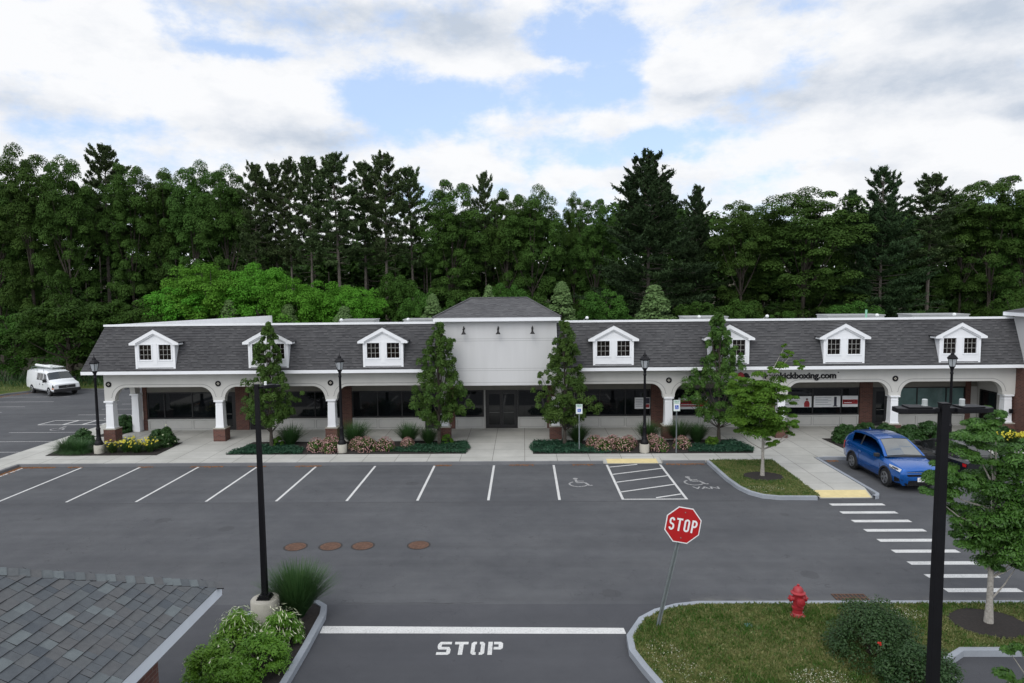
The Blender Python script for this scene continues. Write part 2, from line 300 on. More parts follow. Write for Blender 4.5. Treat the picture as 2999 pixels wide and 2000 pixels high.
# ------------------------------------------------------------------ mesh helpers
class MB:
    def __init__(s): s.v = []; s.f = []; s.m = []; s.mi = 0
    def add(s, vs, fs):
        o = len(s.v); s.v += [tuple(p) for p in vs]
        for f in fs: s.f.append(tuple(o+i for i in f)); s.m.append(s.mi)
    def box(s, x0, x1, y0, y1, z0, z1):
        s.add([(x0,y0,z0),(x1,y0,z0),(x1,y1,z0),(x0,y1,z0),(x0,y0,z1),(x1,y0,z1),(x1,y1,z1),(x0,y1,z1)],
              [(0,3,2,1),(4,5,6,7),(0,1,5,4),(1,2,6,5),(2,3,7,6),(3,0,4,7)])
    def prism(s, poly, h0, h1, axis='z'):
        n = len(poly)
        def P(a, b, h): return {'z': (a, b, h), 'y': (a, h, b), 'x': (h, a, b)}[axis]
        vs = [P(a, b, h0) for a, b in poly] + [P(a, b, h1) for a, b in poly]
        s.add(vs, [tuple(range(n)), tuple(range(2*n-1, n-1, -1))] + [(i, (i+1) % n, n+(i+1) % n, n+i) for i in range(n)])
    def lathe(s, prof, n=16, c=(0, 0, 0), axis='z'):
        vs = []; fs = []
        for r, h in prof:
            for i in range(n):
                a = 2*math.pi*i/n; p = (r*math.cos(a), r*math.sin(a), h)
                if axis == 'y': p = (p[0], p[2], p[1])
                if axis == 'x': p = (p[2], p[0], p[1])
                vs.append((p[0]+c[0], p[1]+c[1], p[2]+c[2]))
        for j in range(len(prof)-1):
            for i in range(n): fs.append((j*n+i, j*n+(i+1) % n, (j+1)*n+(i+1) % n, (j+1)*n+i))
        fs.append(tuple(range(n-1, -1, -1))); fs.append(tuple((len(prof)-1)*n+i for i in range(n)))
        s.add(vs, fs)
    def tube(s, pts, rad, n=6):
        pts = [Vector(p) for p in pts]; vs = []; fs = []
        for i, p in enumerate(pts):
            d = (pts[min(i+1, len(pts)-1)] - pts[max(i-1, 0)]); d = d.normalized() if d.length > 1e-9 else Vector((0, 0, 1))
            a = d.orthogonal().normalized() if abs(d.z) < .95 else d.cross(Vector((0, 1, 0))).normalized(); b = d.cross(a)
            r = rad[i] if isinstance(rad, (list, tuple)) else rad
            for k in range(n):
                t = 2*math.pi*k/n; vs.append(p + a*r*math.cos(t) + b*r*math.sin(t))
        for i in range(len(pts)-1):
            for k in range(n): fs.append((i*n+k, i*n+(k+1) % n, (i+1)*n+(k+1) % n, (i+1)*n+k))
        fs.append(tuple(range(n-1, -1, -1))); fs.append(tuple((len(pts)-1)*n+k for k in range(n)))
        s.add(vs, fs)
    def mesh(s, name, mats, smooth=False, bevel=0):
        me = bpy.data.meshes.new(name); me.from_pydata(s.v, [], s.f); 
        for m in (mats if isinstance(mats, (list, tuple)) else [mats]): me.materials.append(MAT[m])
        me.polygons.foreach_set('material_index', s.m)
        bm = bmesh.new(); bm.from_mesh(me); bmesh.ops.recalc_face_normals(bm, faces=bm.faces)
        if bevel: bmesh.ops.bevel(bm, geom=[e for e in bm.edges if len(e.link_faces) == 2 and e.calc_face_angle(0) > .6], offset=bevel, segments=2, affect='EDGES', profile=.5)
        bm.to_mesh(me); bm.free()
        if smooth: me.shade_smooth(); me.set_sharp_from_angle(angle=R_(40))
        return me
    def build(s, name, mats, parent=None, smooth=False, bevel=0, **tags):
        return link(name, s.mesh(name, mats, smooth, bevel), parent, **tags)
def link(name, me, parent=None, loc=None, rz=0, **tags):
    o = bpy.data.objects.new(name, me); COL.objects.link(o)
    if parent: o.parent = parent
    if loc is not None: o.location = loc
    if rz: o.rotation_euler = (0, 0, rz)
    for k, v in tags.items(): o[k] = v
    return o
def thing(name, label, category, loc=(0, 0, 0), rz=0, group=None):
    o = link(name, None, None, loc, rz, label=label, category=category)
    o.empty_display_size = .1
    if group: o['group'] = group
    return o
def dup(root, loc, rz=0, label=None, scale=None):
    r = root.copy(); COL.objects.link(r); r.location = loc; r.rotation_euler = (0, 0, rz)
    if scale is not None: r.scale = scale
    if label: r['label'] = label
    for ch in root.children:
        c = ch.copy(); COL.objects.link(c); c.parent = r
        for g in ch.children:
            d = g.copy(); COL.objects.link(d); d.parent = c
    return r
def struct(name, mb, mat, **k): return mb.build(name, mat, kind='structure', **k)
def sheet(name, poly, z, mat, kind='structure'):
    mb = MB(); mb.add([(x, y, z) for x, y in poly], [tuple(range(len(poly)))])
    me = mb.mesh(name, mat)
    if me.polygons[0].normal.z < 0: me.flip_normals()
    return link(name, me, kind=kind)
def offset_poly(pts, d):
    """strip between a polyline and its copy moved d to the left"""
    P = [Vector((x, y)) for x, y in pts]; out = []
    for i, p in enumerate(P):
        t = (P[min(i+1, len(P)-1)] - P[max(i-1, 0)]).normalized(); out.append(p + Vector((-t.y, t.x))*d)
    return [tuple(p) for p in out]
def kerb_mesh(mb, pts, w, z0, z1):
    q = offset_poly(pts, w)
    for i in range(len(pts)-1):
        a, b, c, d = pts[i], pts[i+1], q[i+1], q[i]
        mb.add([(*a, z0), (*b, z0), (*c, z0), (*d, z0), (*a, z1), (*b, z1), (*c, z1), (*d, z1)], [(0,1,5,4), (4,5,6,7), (2,3,7,6)])
def text_mesh(body, size, depth=.02, bold=0.0, xs=1.0, align='CENTER', spacing=1.0):
    cu = bpy.data.curves.new('lettering', 'FONT'); cu.body = body; cu.size = size; cu.extrude = depth/2; cu.offset = bold; cu.align_x = align; cu.align_y = 'CENTER'; cu.space_character = spacing; cu.resolution_u = 4
    o = bpy.data.objects.new('lettering', cu); COL.objects.link(o)
    dg = bpy.context.evaluated_depsgraph_get(); me = bpy.data.meshes.new_from_object(o.evaluated_get(dg))
    bpy.data.objects.remove(o); bpy.data.curves.remove(cu)
    me.transform(Matrix.Diagonal((xs, 1, 1, 1))); return me
UPRIGHT = Matrix.Rotation(R_(90), 4, 'X')     # text faces -Y

# ---- leaf cards
def cards(name, c, nrm, axis, ln, wd, tint, mats, mi=None):
    """rhombic leaves: centres c, face normals nrm, long axis, half length/width per leaf"""
    n = len(c); nrm = nrm/np.maximum(np.linalg.norm(nrm, axis=1, keepdims=True), 1e-9)
    ax = axis - nrm*np.sum(axis*nrm, 1, keepdims=True); ax /= np.maximum(np.linalg.norm(ax, axis=1, keepdims=True), 1e-9)
    bi = np.cross(nrm, ax); ln = np.broadcast_to(ln, n)[:, None]; wd = np.broadcast_to(wd, n)[:, None]
    v = np.stack([c - ax*ln, c + bi*wd - nrm*wd*.25, c + ax*ln, c - bi*wd - nrm*wd*.25], 1).reshape(-1, 3).astype(np.float32)
    me = bpy.data.meshes.new(name); me.vertices.add(4*n); me.vertices.foreach_set('co', v.ravel())
    me.loops.add(4*n); me.loops.foreach_set('vertex_index', np.arange(4*n, dtype=np.int32))
    me.polygons.add(n); me.polygons.foreach_set('loop_start', np.arange(0, 4*n, 4, dtype=np.int32))
    try: me.polygons.foreach_set('loop_total', np.full(n, 4, dtype=np.int32))
    except Exception: pass
    for m in (mats if isinstance(mats, (list, tuple)) else [mats]): me.materials.append(MAT[m])
    if mi is not None: me.polygons.foreach_set('material_index', np.asarray(mi, dtype=np.int32))
    me.update(calc_edges=True)
    a = me.attributes.new('tint', 'FLOAT', 'POINT'); a.data.foreach_set('value', np.repeat(np.clip(tint, 0, 1), 4).astype(np.float32))
    return me
def sph(rng, n):
    v = rng.normal(size=(n, 3)); return v/np.linalg.norm(v, axis=1, keepdims=True)
def clumps(rng, cen, rad, per, leaf, aspect=.55, flat=.75, up=.6, shell=.55):
    """leaves over a set of leafy clumps; cen (K,3), rad (K,)"""
    K = len(cen); n = K*per; i = np.repeat(np.arange(K), per); d = sph(rng, n); d[:, 2] = np.where(d[:, 2] < -.35, -d[:, 2], d[:, 2])
    r = rad[i]*(shell + (1-shell)*rng.random(n)**.6)
    c = cen[i] + d*r[:, None]*np.array([1, 1, flat])
    nr = d + np.array([0, 0, up]) + rng.normal(size=(n, 3))*.45
    ax = d + rng.normal(size=(n, 3))*.9 + np.array([0, 0, -.3])
    L_ = leaf*(.7 + .6*rng.random(n))
    tint = .15 + .5*rng.random(n) + .35*rng.random(K)[i]
    return c, nr, ax, L_, L_*aspect, tint

# ================================================================== GROUND
sheet('ground', [(-700, -700), (700, -700), (700, 900), (-700, 900)], -.06, 'forest_floor')
mb = MB(); g_ = [(y, 11.5*(1-math.exp(-((y-106)/16)**2))) for y in range(106, 190, 6)]
for (ya, za), (yb, zb) in zip(g_, g_[1:]): mb.add([(-400, ya, za-.05), (400, ya, za-.05), (400, yb, zb-.05), (-400, yb, zb-.05)], [(0, 1, 2, 3)])
struct('hill', mb, 'forest_floor')
sheet('parking_lot', [(-41.4, -60), (60, -60), (60, 62), (-33, 62), (-33, 55.35), (-38.6, 55.35), (-40.0, 54.7), (-41.0, 53.2), (-41.4, 51.5)], 0, 'asphalt')
# concrete walks
def prism_struct(name, poly, z0, z1, mat):
    mb = MB(); mb.prism(poly, z0, z1, 'z'); return struct(name, mb, mat)
prism_struct('sidewalk', [(-25.45, 8), (-23.82, 8), (-23.82, 31.15), (3.62, 31.15), (3.62, 32.0), (6.34, 32.0), (6.34, 31.15), (8.45, 31.15), (11.42, 31.15), (11.28, 26.75), (13.46, 26.75), (13.46, 31.62), (40, 31.62), (40, 38.9), (-21.4, 38.9), (-21.4, 60), (-25.45, 60)], -.02, .13, 'sidewalk_concrete')
mb = MB(); mb.add([(3.62, 31.02, .012), (6.34, 31.02, .012), (6.34, 32.0, .13), (3.62, 32.0, .13)], [(0, 1, 2, 3)])
mb.add([(11.28, 25.74, .012), (13.3, 25.74, .012), (13.46, 26.75, .13), (11.28, 26.75, .13)], [(0, 1, 2, 3)]); struct('kerb_ramp', mb, 'sidewalk_concrete')
mb = MB(); mb.add([(3.82, 31.06, .022), (6.16, 31.06, .022), (6.16, 31.62, .090), (3.82, 31.62, .090)], [(0, 1, 2, 3)]); o = struct('tactile_paving', mb, 'yellow_tile')
mb = MB(); mb.add([(11.34, 25.80, .024), (13.24, 25.80, .024), (13.38, 26.5, .106), (11.34, 26.5, .106)], [(0, 1, 2, 3)]); struct('tactile_paving', mb, 'yellow_tile')
# kerbs
mb = MB(); kerb_mesh(mb, [(-23.66, 8), (-23.66, 31.0), (3.6, 31.0)], .16, -.02, .127); kerb_mesh(mb, [(6.36, 31.0), (8.3, 31.0)], .16, -.02, .127)
struct('kerb', mb, 'granite_dark')
isl = [(8.36, 31.0), (8.40, 28.2), (8.52, 27.0), (8.72, 26.3), (9.1, 25.8), (9.7, 25.58), (11.1, 25.54)]
mb = MB(); kerb_mesh(mb, isl, .15, -.02, .14); kerb_mesh(mb, [(13.30, 25.62), (13.5, 25.70), (13.64, 25.98), (13.64, 31.45), (14.0, 31.50), (40, 31.50)], .14, -.02, .138)
struct('kerb', mb, 'granite')
gi = [(8.51, 31.14), (8.55, 28.2), (8.66, 27.0), (8.85, 26.4), (9.2, 25.95), (9.75, 25.73), (11.27, 25.69), (11.41, 31.14)]
sheet('lawn', gi, .128, 'lawn')
ri = [(4.6, -2), (3.55, 8.5), (2.95, 11.8), (2.62, 13.36), (2.44, 13.95), (2.28, 14.6), (2.32, 15.25), (2.75, 16.1), (3.2, 16.52), (3.8, 16.82), (4.4, 16.95), (12.3, 16.95), (13.4, 16.9), (20, 16.9)]
rin = [tuple(p) for p in offset_poly(ri, -.15)]
mb = MB(); kerb_mesh(mb, ri, -.15, -.02, .145); kerb_mesh(mb, [(20, 14.55), (9.6, 14.55), (8.95, 14.1), (8.7, 13.2), (8.7, -2)], -.15, -.02, .145); struct('kerb', mb, 'granite')
lawn_R = rin + [(20, 14.70), (9.55, 14.70), (8.82, 14.15), (8.55, 13.2), (8.55, -2)]
sheet('lawn', lawn_R, .13, 'lawn')
li = [(-5.0, 2), (-4.92, 13.3), (-4.93, 14.8), (-4.98, 16.3), (-5.08, 16.75), (-5.36, 17.02), (-5.9, 17.12), (-6.5, 17.05), (-6.88, 16.7), (-7.0, 16.1), (-7.05, 2)]
mb = MB(); kerb_mesh(mb, li, .15, -.02, .15); struct('kerb', mb, 'granite')
sheet('planting_bed', [tuple(p) for p in offset_poly(li, .14)], .12, 'mulch')
# far lawn beside the left lot
kf = [(-41.4, 8), (-41.4, 51.5), (-41.0, 53.2), (-40.0, 54.7), (-38.6, 55.35), (-33, 55.35), (-33, 62)]
mb = MB(); kerb_mesh(mb, kf, .16, -.02, .13); struct('kerb', mb, 'granite_dark')
sheet('meadow', [(-110, 8), (-41.5, 8), (-41.5, 51.5), (-41.1, 53.2), (-40.1, 54.8), (-38.6, 55.5), (-33.1, 55.5), (-33.1, 60.5), (-110, 60.5)], .115, 'meadow')
# beds
def bed(poly): 
    mb = MB(); mb.prism(poly, .10, .150, 'z'); return struct('planting_bed', mb, 'mulch')
BED1 = [(-23.55, 32.62), (-18.05, 32.62), (-18.1, 35.3), (-23.75, 35.3), (-23.75, 34)]
BED2 = [(-14.62, 32.64), (-2.85, 32.58), (-3.0, 35.30), (-14.32, 35.32)]
BED3 = [(0.40, 32.46), (10.95, 32.40), (11.25, 33.2), (10.9, 35.28), (0.42, 35.25)]
BED4 = [(15.62, 33.05), (24.9, 33.05), (24.9, 35.35), (15.5, 35.35)]
for b_ in (BED1, BED2, BED3, BED4, [(-23.8, 36.9), (-22.55, 36.9), (-22.55, 45), (-23.8, 45)], [(22.0, 33.3)[:2], (30, 33.3), (30, 35.0), (24.95, 35.0), (24.95, 33.3)][1:]): bed(b_)
def ring(cx, cy, rx, ry, seed):
    r = random.Random(seed); return [(cx + math.cos(t)*rx*(1+r.uniform(-.06, .06)), cy + math.sin(t)*ry*(1+r.uniform(-.06, .06))) for t in [i*math.pi/14 for i in range(28)]]
for p in (ring(10.02, 28.35, .82, .68, 1), ring(10.95, 15.78, .86, .72, 2)):
    mb = MB(); mb.prism(p, .10, .155, 'z'); struct('mulch_ring', mb, 'mulch')

# painted markings
def line(mb, x0, y0, x1, y1, w=.10):
    d = Vector((x1-x0, y1-y0)).normalized(); n = Vector((-d.y, d.x))*w/2
    mb.add([(x0-n.x, y0-n.y, .004), (x1-n.x, y1-n.y, .004), (x1+n.x, y1+n.y, .004), (x0+n.x, y0+n.y, .004)], [(0, 1, 2, 3)])
mb = MB(); X0 = -20.62
for k in range(-1, 9): line(mb, X0 + 2.7432*k, 25.72, X0 + 2.7432*k, 30.86)
struct('parking_line', mb, 'road_paint')
xa, xb = X0 + 2.7432*8 + 2.4384, X0 + 2.7432*8 + 2*2.4384
mb = MB(); line(mb, xa, 25.72, xa, 30.86); line(mb, xb, 25.72, xb, 30.86)
struct('access_aisle_line', mb, 'road_paint')
mb = MB(); mb.add([(xa+.055, 25.72, .005), (xb-.055, 25.72, .005), (xb-.055, 25.81, .005), (xa+.055, 25.81, .005)], [(0, 1, 2, 3)])
for y0, y1 in ((25.88, 26.35), (26.65, 27.65), (28.0, 28.95), (29.2, 30.15), (30.4, 30.85)):
    xs = xa + .06 if y0 > 26 else xa + 1.3
    xe = xb - .06 if y1 < 30.8 else xa + 1.4
    mb.add([(xs, y0, .005), (xe, y1, .005), (xe, y1+.11, .005), (xs, y0+.11, .005)], [(0, 1, 2, 3)])
struct('access_aisle_hatching', mb, 'road_paint')
mb = MB()
for y, x0, x1 in ((33.97, -30.2, -25.5), (36.39, -30.2, -25.5), (38.76, -30.05, -25.5), (44.28, -29.6, -25.5), (46.34, -29.3, -25.5), (48.42, -29.1, -25.5), (50.6, -29.1, -25.5), (52.0, -41.2, -35.3), (49.72, -41.2, -35.0), (47.58, -41.2, -35.6), (45.4, -41.2, -35.6), (31.4, -30.2, -25.6)): line(mb, x0, y, x1, y, .11)
struct('parking_line', mb, 'worn_paint')
mb = MB(); line(mb, -29.95, 41.0, -25.5, 41.0); line(mb, -29.8, 42.35, -25.5, 42.35, .09); line(mb, -29.95, 41.05, -29.8, 42.3, .1)
for x in (-28.4, -27.2, -26.0): line(mb, x, 41.06, x+.12, 42.30, .16)
struct('access_aisle_hatching', mb, 'road_paint')
mb = MB(); mb.add([(-4.93, 15.60, .004), (2.36, 15.56, .004), (2.34, 15.84, .004), (-4.95, 15.95, .004)], [(0, 1, 2, 3)]); struct('stop_line', mb, 'road_paint')
mb = MB()
for i in range(9):
    y = 25.02 - .898*i; x0 = 11.36 - .018*i; mb.add([(x0, y-.12, .004), (x0+1.97, y-.12, .004), (x0+1.95, y+.12, .004), (x0-.02, y+.12, .004)], [(0, 1, 2, 3)])
struct('crosswalk_stripe', mb, 'road_paint')
# STOP lettering on the driveway, stencilled block capitals
mb = MB()
def rect(x0, y0, x1, y1): mb.add([(x0, y0, .0045), (x1, y0, .0045), (x1, y1, .0045), (x0, y1, .0045)], [(0, 1, 2, 3)])
Y0, H_ = 14.64, .56; e = H_/5
def lx(i): return -2.03 + .385*i
def poly(pts): mb.add([(x, y, .0045) for x, y in pts], [tuple(range(len(pts)))])
x = lx(0); wl = .31
poly([(x, Y0), (x+wl-.05, Y0), (x+wl, Y0+.06), (x+wl, Y0+e), (x, Y0+e)]); poly([(x+wl-.09, Y0+e), (x+wl, Y0+e), (x+wl, Y0+2*e), (x+wl-.09, Y0+2*e)]); poly([(x+.03, Y0+2*e), (x+wl, Y0+2*e), (x+wl-.04, Y0+3*e), (x, Y0+3*e)])
poly([(x, Y0+3*e), (x+.09, Y0+3*e), (x+.09, Y0+4*e), (x, Y0+4*e)]); poly([(x, Y0+4*e), (x+wl, Y0+4*e), (x+wl, Y0+5*e), (x+.05, Y0+5*e)])
x = lx(1); rect(x, Y0+4*e, x+wl, Y0+5*e); rect(x+.105, Y0, x+.205, Y0+4*e)
x = lx(2); poly([(x+.12, Y0), (x+.12, Y0+e), (x+.09, Y0+e), (x+.09, Y0+4*e), (x+.12, Y0+4*e), (x+.12, Y0+5*e), (x+.05, Y0+5*e), (x, Y0+4.4*e), (x, Y0+.6*e), (x+.05, Y0)])
x += .31; poly([(x-.12, Y0), (x-.05, Y0), (x, Y0+.6*e), (x, Y0+4.4*e), (x-.05, Y0+5*e), (x-.12, Y0+5*e), (x-.12, Y0+4*e), (x-.09, Y0+4*e), (x-.09, Y0+e), (x-.12, Y0+e)])
x = lx(3); rect(x, Y0, x+.10, Y0+5*e); poly([(x+.13, Y0+4*e), (x+.13, Y0+5*e), (x+.29, Y0+5*e), (x+.34, Y0+4.4*e), (x+.34, Y0+2.6*e), (x+.29, Y0+2*e), (x+.13, Y0+2*e), (x+.13, Y0+3*e), (x+.24, Y0+3*e), (x+.24, Y0+4*e)])
struct('stop_lettering', mb, 'road_paint')
# wheelchair symbols
def wheelchair(mb, cx, cy, s, z=.0045, flat=True, fx=1):
    def P(a, b): return (cx + a*s*fx, cy + b*s, z) if flat else (cx + a*s, z, cy + b*s)
    def stroke(pts, w):
        pts = [Vector(p) for p in pts]; q0 = [p + Vector((0, 0)) for p in pts]
        for a, b in zip(pts, pts[1:]):
            d = (b-a).normalized(); n = Vector((-d.y, d.x))*w/2; a2 = a - d*w*.1; b2 = b + d*w*.1
            mb.add([P(*(a2-n)), P(*(b2-n)), P(*(b2+n)), P(*(a2+n))], [(0, 1, 2, 3)])
    mb.add([P(-.12+.085*math.cos(t), .46+.085*math.sin(t)) for t in [i*math.pi/6 for i in range(12)]], [tuple(range(12))])
    stroke([(-.12, .34), (-.09, -.02), (.17, -.02), (.29, -.36), (.38, -.33)], .085); stroke([(-.10, .16), (.14, .16)], .06)
    arc = [(-.06+.30*math.cos(t), -.18+.30*math.sin(t)) for t in [R_(125) + i*R_(205)/9 for i in range(10)]]; stroke(arc, .065)
mb = MB(); wheelchair(mb, 2.30, 28.05, 1.25); wheelchair(mb, 7.10, 28.2, 1.25); wheelchair(mb, -27.75, 39.9, 1.2); wheelchair(mb, -26.6, 43.3, 1.2)
o = struct('wheelchair_marking', mb, 'worn_paint')
me = text_mesh('VAN', .44, 0, .008, 1.2); me.materials.append(MAT['worn_paint']); me.transform(Matrix.Translation((7.35, 27.2, .0045))); link('van_lettering', me, kind='structure')
# seam where two pours of asphalt meet, and the crack at the driveway mouth
rr = random.Random(5)
def seam(name, x0, x1, y, w, amp, step=.35):
    mb = MB(); xs = np.arange(x0, x1, step); ys = [y + rr.uniform(-amp, amp) for _ in xs]
    for i in range(len(xs)-1):
        ww = w*rr.uniform(.4, 1.2); mb.add([(xs[i], ys[i]-ww, .003), (xs[i+1], ys[i+1]-ww, .003), (xs[i+1], ys[i+1]+ww, .003), (xs[i], ys[i]+ww, .003)], [(0, 1, 2, 3)])
    return struct(name, mb, 'seam')
seam('pavement_seam', -23.5, 8.4, 25.52, .016, .008); seam('pavement_seam', -4.9, -1.0, 17.15, .018, .03, .2)

# ================================================================== SHOPS
B = thing('shop_building', 'long white shop building with grey mansard roof, arched arcade and seven dormers', 'building', (0, 0, 0))
CX = [-22.15, -16.25, -10.25, -4.25, 1.65, 7.6, 13.5, 19.38, 25.27]
YF, YB = 35.72, 36.06            # front and back of the arcade wall
ZS, ZT, ZE = 2.33, 3.05, 3.86    # arch spring, arch crown, top of the wall
# arcade wall: one prism per bay so the arches are real openings
def bay(a, b, hw=.31):
    """outline in x,z between two column centres"""
    x0, x1 = a + hw, b - hw; R1 = .70; pts = [(a, ZE), (a, ZS), (x0, ZS)]
    for i in range(1, 11):
        t = i/10*math.pi/2; pts.append((x0 + R1*.93*(1-math.cos(t)), ZS + .02 + (ZT-ZS-.02)*math.sin(t)))
    for i in range(10, 0, -1):
        t = i/10*math.pi/2; pts.append((x1 - R1*.93*(1-math.cos(t)), ZS + .02 + (ZT-ZS-.02)*math.sin(t)))
    return pts + [(x1, ZS), (b, ZS), (b, ZE)]
def groove_line(mb, a, b, y, hw=.31):
    x0, x1 = a + hw, b - hw; pts = [(x0 - .20, ZS + .18)]
    for i in range(0, 11):
        t = i/10*math.pi/2; pts.append((x0 - .14 + .80*(1-math.cos(t)), ZS + .2 + (ZT-ZS-.06)*math.sin(t)))
    r = [(a + b - px, pz) for px, pz in pts[::-1]]
    P = pts + r
    for (xa_, za), (xb_, zb) in zip(P, P[1:]):
        d = Vector((xb_-xa_, zb-za)); 
        if d.length < 1e-4: continue
        d.normalize(); n = Vector((-d.y, d.x))*.011
        mb.add([(xa_-n.x, y, za-n.y), (xb_-n.x, y, zb-n.y), (xb_+n.x, y, zb+n.y), (xa_+n.x, y, za+n.y)], [(0, 1, 2, 3)])
left_run, right_run = CX[:4], CX[4:]
for run in (left_run, right_run):
    mb = MB(); gm = MB()
    for a, b in zip(run, run[1:]):
        mb.prism(bay(a, b), YF, YB, 'y'); groove_line(gm, a, b, YF-.003)
    if run is left_run: mb.box(run[0]-.24, run[0]-.001, YF, YB, ZS, ZE)
    else: mb.box(run[-1]+.001, 25.6, YF, YB, ZS, ZE)
    o = mb.build('arcade_wall', 'stucco', B); gm.build('groove', 'groove', o)
# return arcade wall on the left side
mb = MB(); sp = [(36.06, ZE), (36.06, ZS), (36.34, ZS)]
for i in range(1, 9): t = i/8*math.pi/2; sp.append((36.34 + .5*(1-math.cos(t)), ZS + .02 + .70*math.sin(t)))
for i in range(8, 0, -1): t = i/8*math.pi/2; sp.append((38.1 - .5*(1-math.cos(t)), ZS + .02 + .70*math.sin(t)))
sp += [(38.1, ZS), (38.58, ZS), (38.58, ZE)]; mb.prism(sp, -22.39, -22.10, 'x'); mb.build('arcade_wall', 'stucco', B)
# columns
def column(x, y=35.89, brick=True):
    mb = MB(); w0, w1 = .185, .215
    z0 = .84 if brick else .14
    mb.add([(x-w1, y-w1, z0), (x+w1, y-w1, z0), (x+w1, y+w1, z0), (x-w1, y+w1, z0), (x-w0, y-w0, 2.24), (x+w0, y-w0, 2.24), (x+w0, y+w0, 2.24), (x-w0, y+w0, 2.24)], [(0,3,2,1),(4,5,6,7),(0,1,5,4),(1,2,6,5),(2,3,7,6),(3,0,4,7)])
    mb.box(x-.26, x+.26, y-.26, y+.26, 2.243, ZS-.003)
    mb.box(x-.205, x+.205, y-.205, y+.205, 2.06, 2.085)
    if brick: mb.box(x-.235, x+.235, y-.235, y+.235, z0+.003, z0+.07)
    o = mb.build('column', 'white_trim', B, bevel=.008)
    if brick:
        m2 = MB(); m2.box(x-.315, x+.315, y-.315, y+.315, .12, .79); b = m2.build('brick_base', 'brick', o)
        m3 = MB(); m3.box(x-.335, x+.335, y-.335, y+.335, .793, .838); m3.build('cap_stone', 'pale_concrete', o)
for x in CX[:-1]: column(x)
column(25.28, 35.93); column(-22.17, 38.32, False)
# medallions
for x in (CX[0]+.02, CX[1], CX[2], CX[5], CX[6], CX[7]):
    mb = MB(); mb.lathe([(.15, 0), (.15, -.035), (.115, -.045), (.10, -.03), (.10, -.012)], 20, (x, YF-.002, 3.22), 'y')
    mb.mi = 1
    for k in range(4):
        a = k*math.pi/2; mb.lathe([(.030, -.012), (.030, -.03)], 10, (x+.045*math.cos(a), YF-.003, 3.22+.045*math.sin(a)), 'y')
    mb.build('medallion', ['black_metal', 'pale_concrete'], B)
# eave boards, soffit
XL, XR = -23.22, 25.585
mb = MB(); mb.box(XL, -4.36, 35.13, 35.17, 3.80, 3.97); mb.box(XL-.0, XL+.04, 35.172, 59, 3.80, 3.97)
mb.box(1.76, XR, 35.13, 35.17, 3.80, 3.97); mb.build('eave_board', 'white_trim', B)
mb = MB(); mb.box(XL+.05, -4.36, 35.18, 35.715, 3.815, 3.85); mb.box(1.76, XR, 35.18, 35.715, 3.815, 3.85); mb.box(XL+.05, -22.40, 35.72, 58, 3.815, 3.85)
mb.build('soffit', 'white_trim', B)
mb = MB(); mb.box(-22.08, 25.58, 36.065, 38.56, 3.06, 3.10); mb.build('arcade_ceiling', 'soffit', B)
# mansard
YT = 36.03; ZR0, ZR1 = 3.975, 6.28; XLT = -22.34
mb = MB()
mb.add([(XL, 35.13, ZR0), (-4.33, 35.13, ZR0), (-4.33, YT, ZR1), (XLT, YT, ZR1)], [(0, 1, 2, 3)])
mb.add([(1.73, 35.13, ZR0), (XR, 35.13, ZR0), (XR, YT, ZR1), (1.73, YT, ZR1)], [(0, 1, 2, 3)])
mb.mi = 1; mb.add([(XL, 35.13, ZR0), (XLT, YT, ZR1), (XLT, 59, 5.74), (XL, 59, ZR0)], [(0, 1, 2, 3)])
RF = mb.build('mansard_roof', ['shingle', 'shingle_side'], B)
mb = MB(); mb.box(XLT-.05, -4.33, YT-.06, YT+.22, ZR1+.002, ZR1+.10); mb.box(1.73, XR, YT-.06, YT+.22, ZR1+.002, ZR1+.10); mb.build('coping', 'white_trim', B)
# white membrane upstand that runs back along the left side and slopes down to the rear
mb = MB(); xs0, xs1 = XLT-.05, XLT+.15
mb.add([(xs0, YT+.22, 5.2), (xs1, YT+.22, 5.2), (xs1, 59.9, 4.9), (xs0, 59.9, 4.9), (xs0, YT+.22, 6.36), (xs1, YT+.22, 6.36), (xs1, 59.9, 5.86), (xs0, 59.9, 5.86)], [(0,3,2,1),(4,5,6,7),(0,1,5,4),(1,2,6,5),(2,3,7,6),(3,0,4,7)])
mb.build('side_parapet', 'roof_white', B)
mb = MB(); mb.box(XLT+.16, 40, YT+.23, 59.9, 5.0, 5.12); mb.build('flat_roof', 'roof_white', B)
mb = MB(); mb.box(XLT, 40, 59.6, 59.85, .1, 5.0); mb.box(-21.95, -21.75, 38.85, 59.6, .13, 5.0); mb.build('rear_wall', 'stucco', B)
# flat-roof plant
for x, wd, z in ((-10.3, 2.1, 6.20), (-6.4, 2.0, 6.20), (11.2, 2.6, 6.2), (20.3, 3.4, 6.22), (25.4, 3.4, 6.22)):
    mb = MB(); mb.box(x-wd/2, x+wd/2, 42, 43.6, 5.12, z); mb.box(x-wd/2-.05, x+wd/2+.05, 41.95, 43.65, z+.002, z+.05); mb.build('rooftop_unit', 'unit_grey', B)
mb = MB(); mb.lathe([(.06, 5.12), (.06, 6.66)], 8, (19.9, 40, 0)); mb.build('vent_pipe', 'pipe_green', B)
for x in (-9.82, -6.22, 3.36, 9.32, 12.92, 18.71, 22.76):
    mb = MB(); mb.tube([(x-.13, 36.6, 5.1), (x-.13, 36.6, 6.40), (x-.02, 36.55, 6.48)], .018, 6); mb.mi = 1
    mb.lathe([(.03, -.10), (.085, -.02), (.085, .05), (.03, .08)], 10, (x+.03, 36.5, 6.50), 'y'); mb.build('floodlight', ['unit_grey', 'white_plastic'], B)
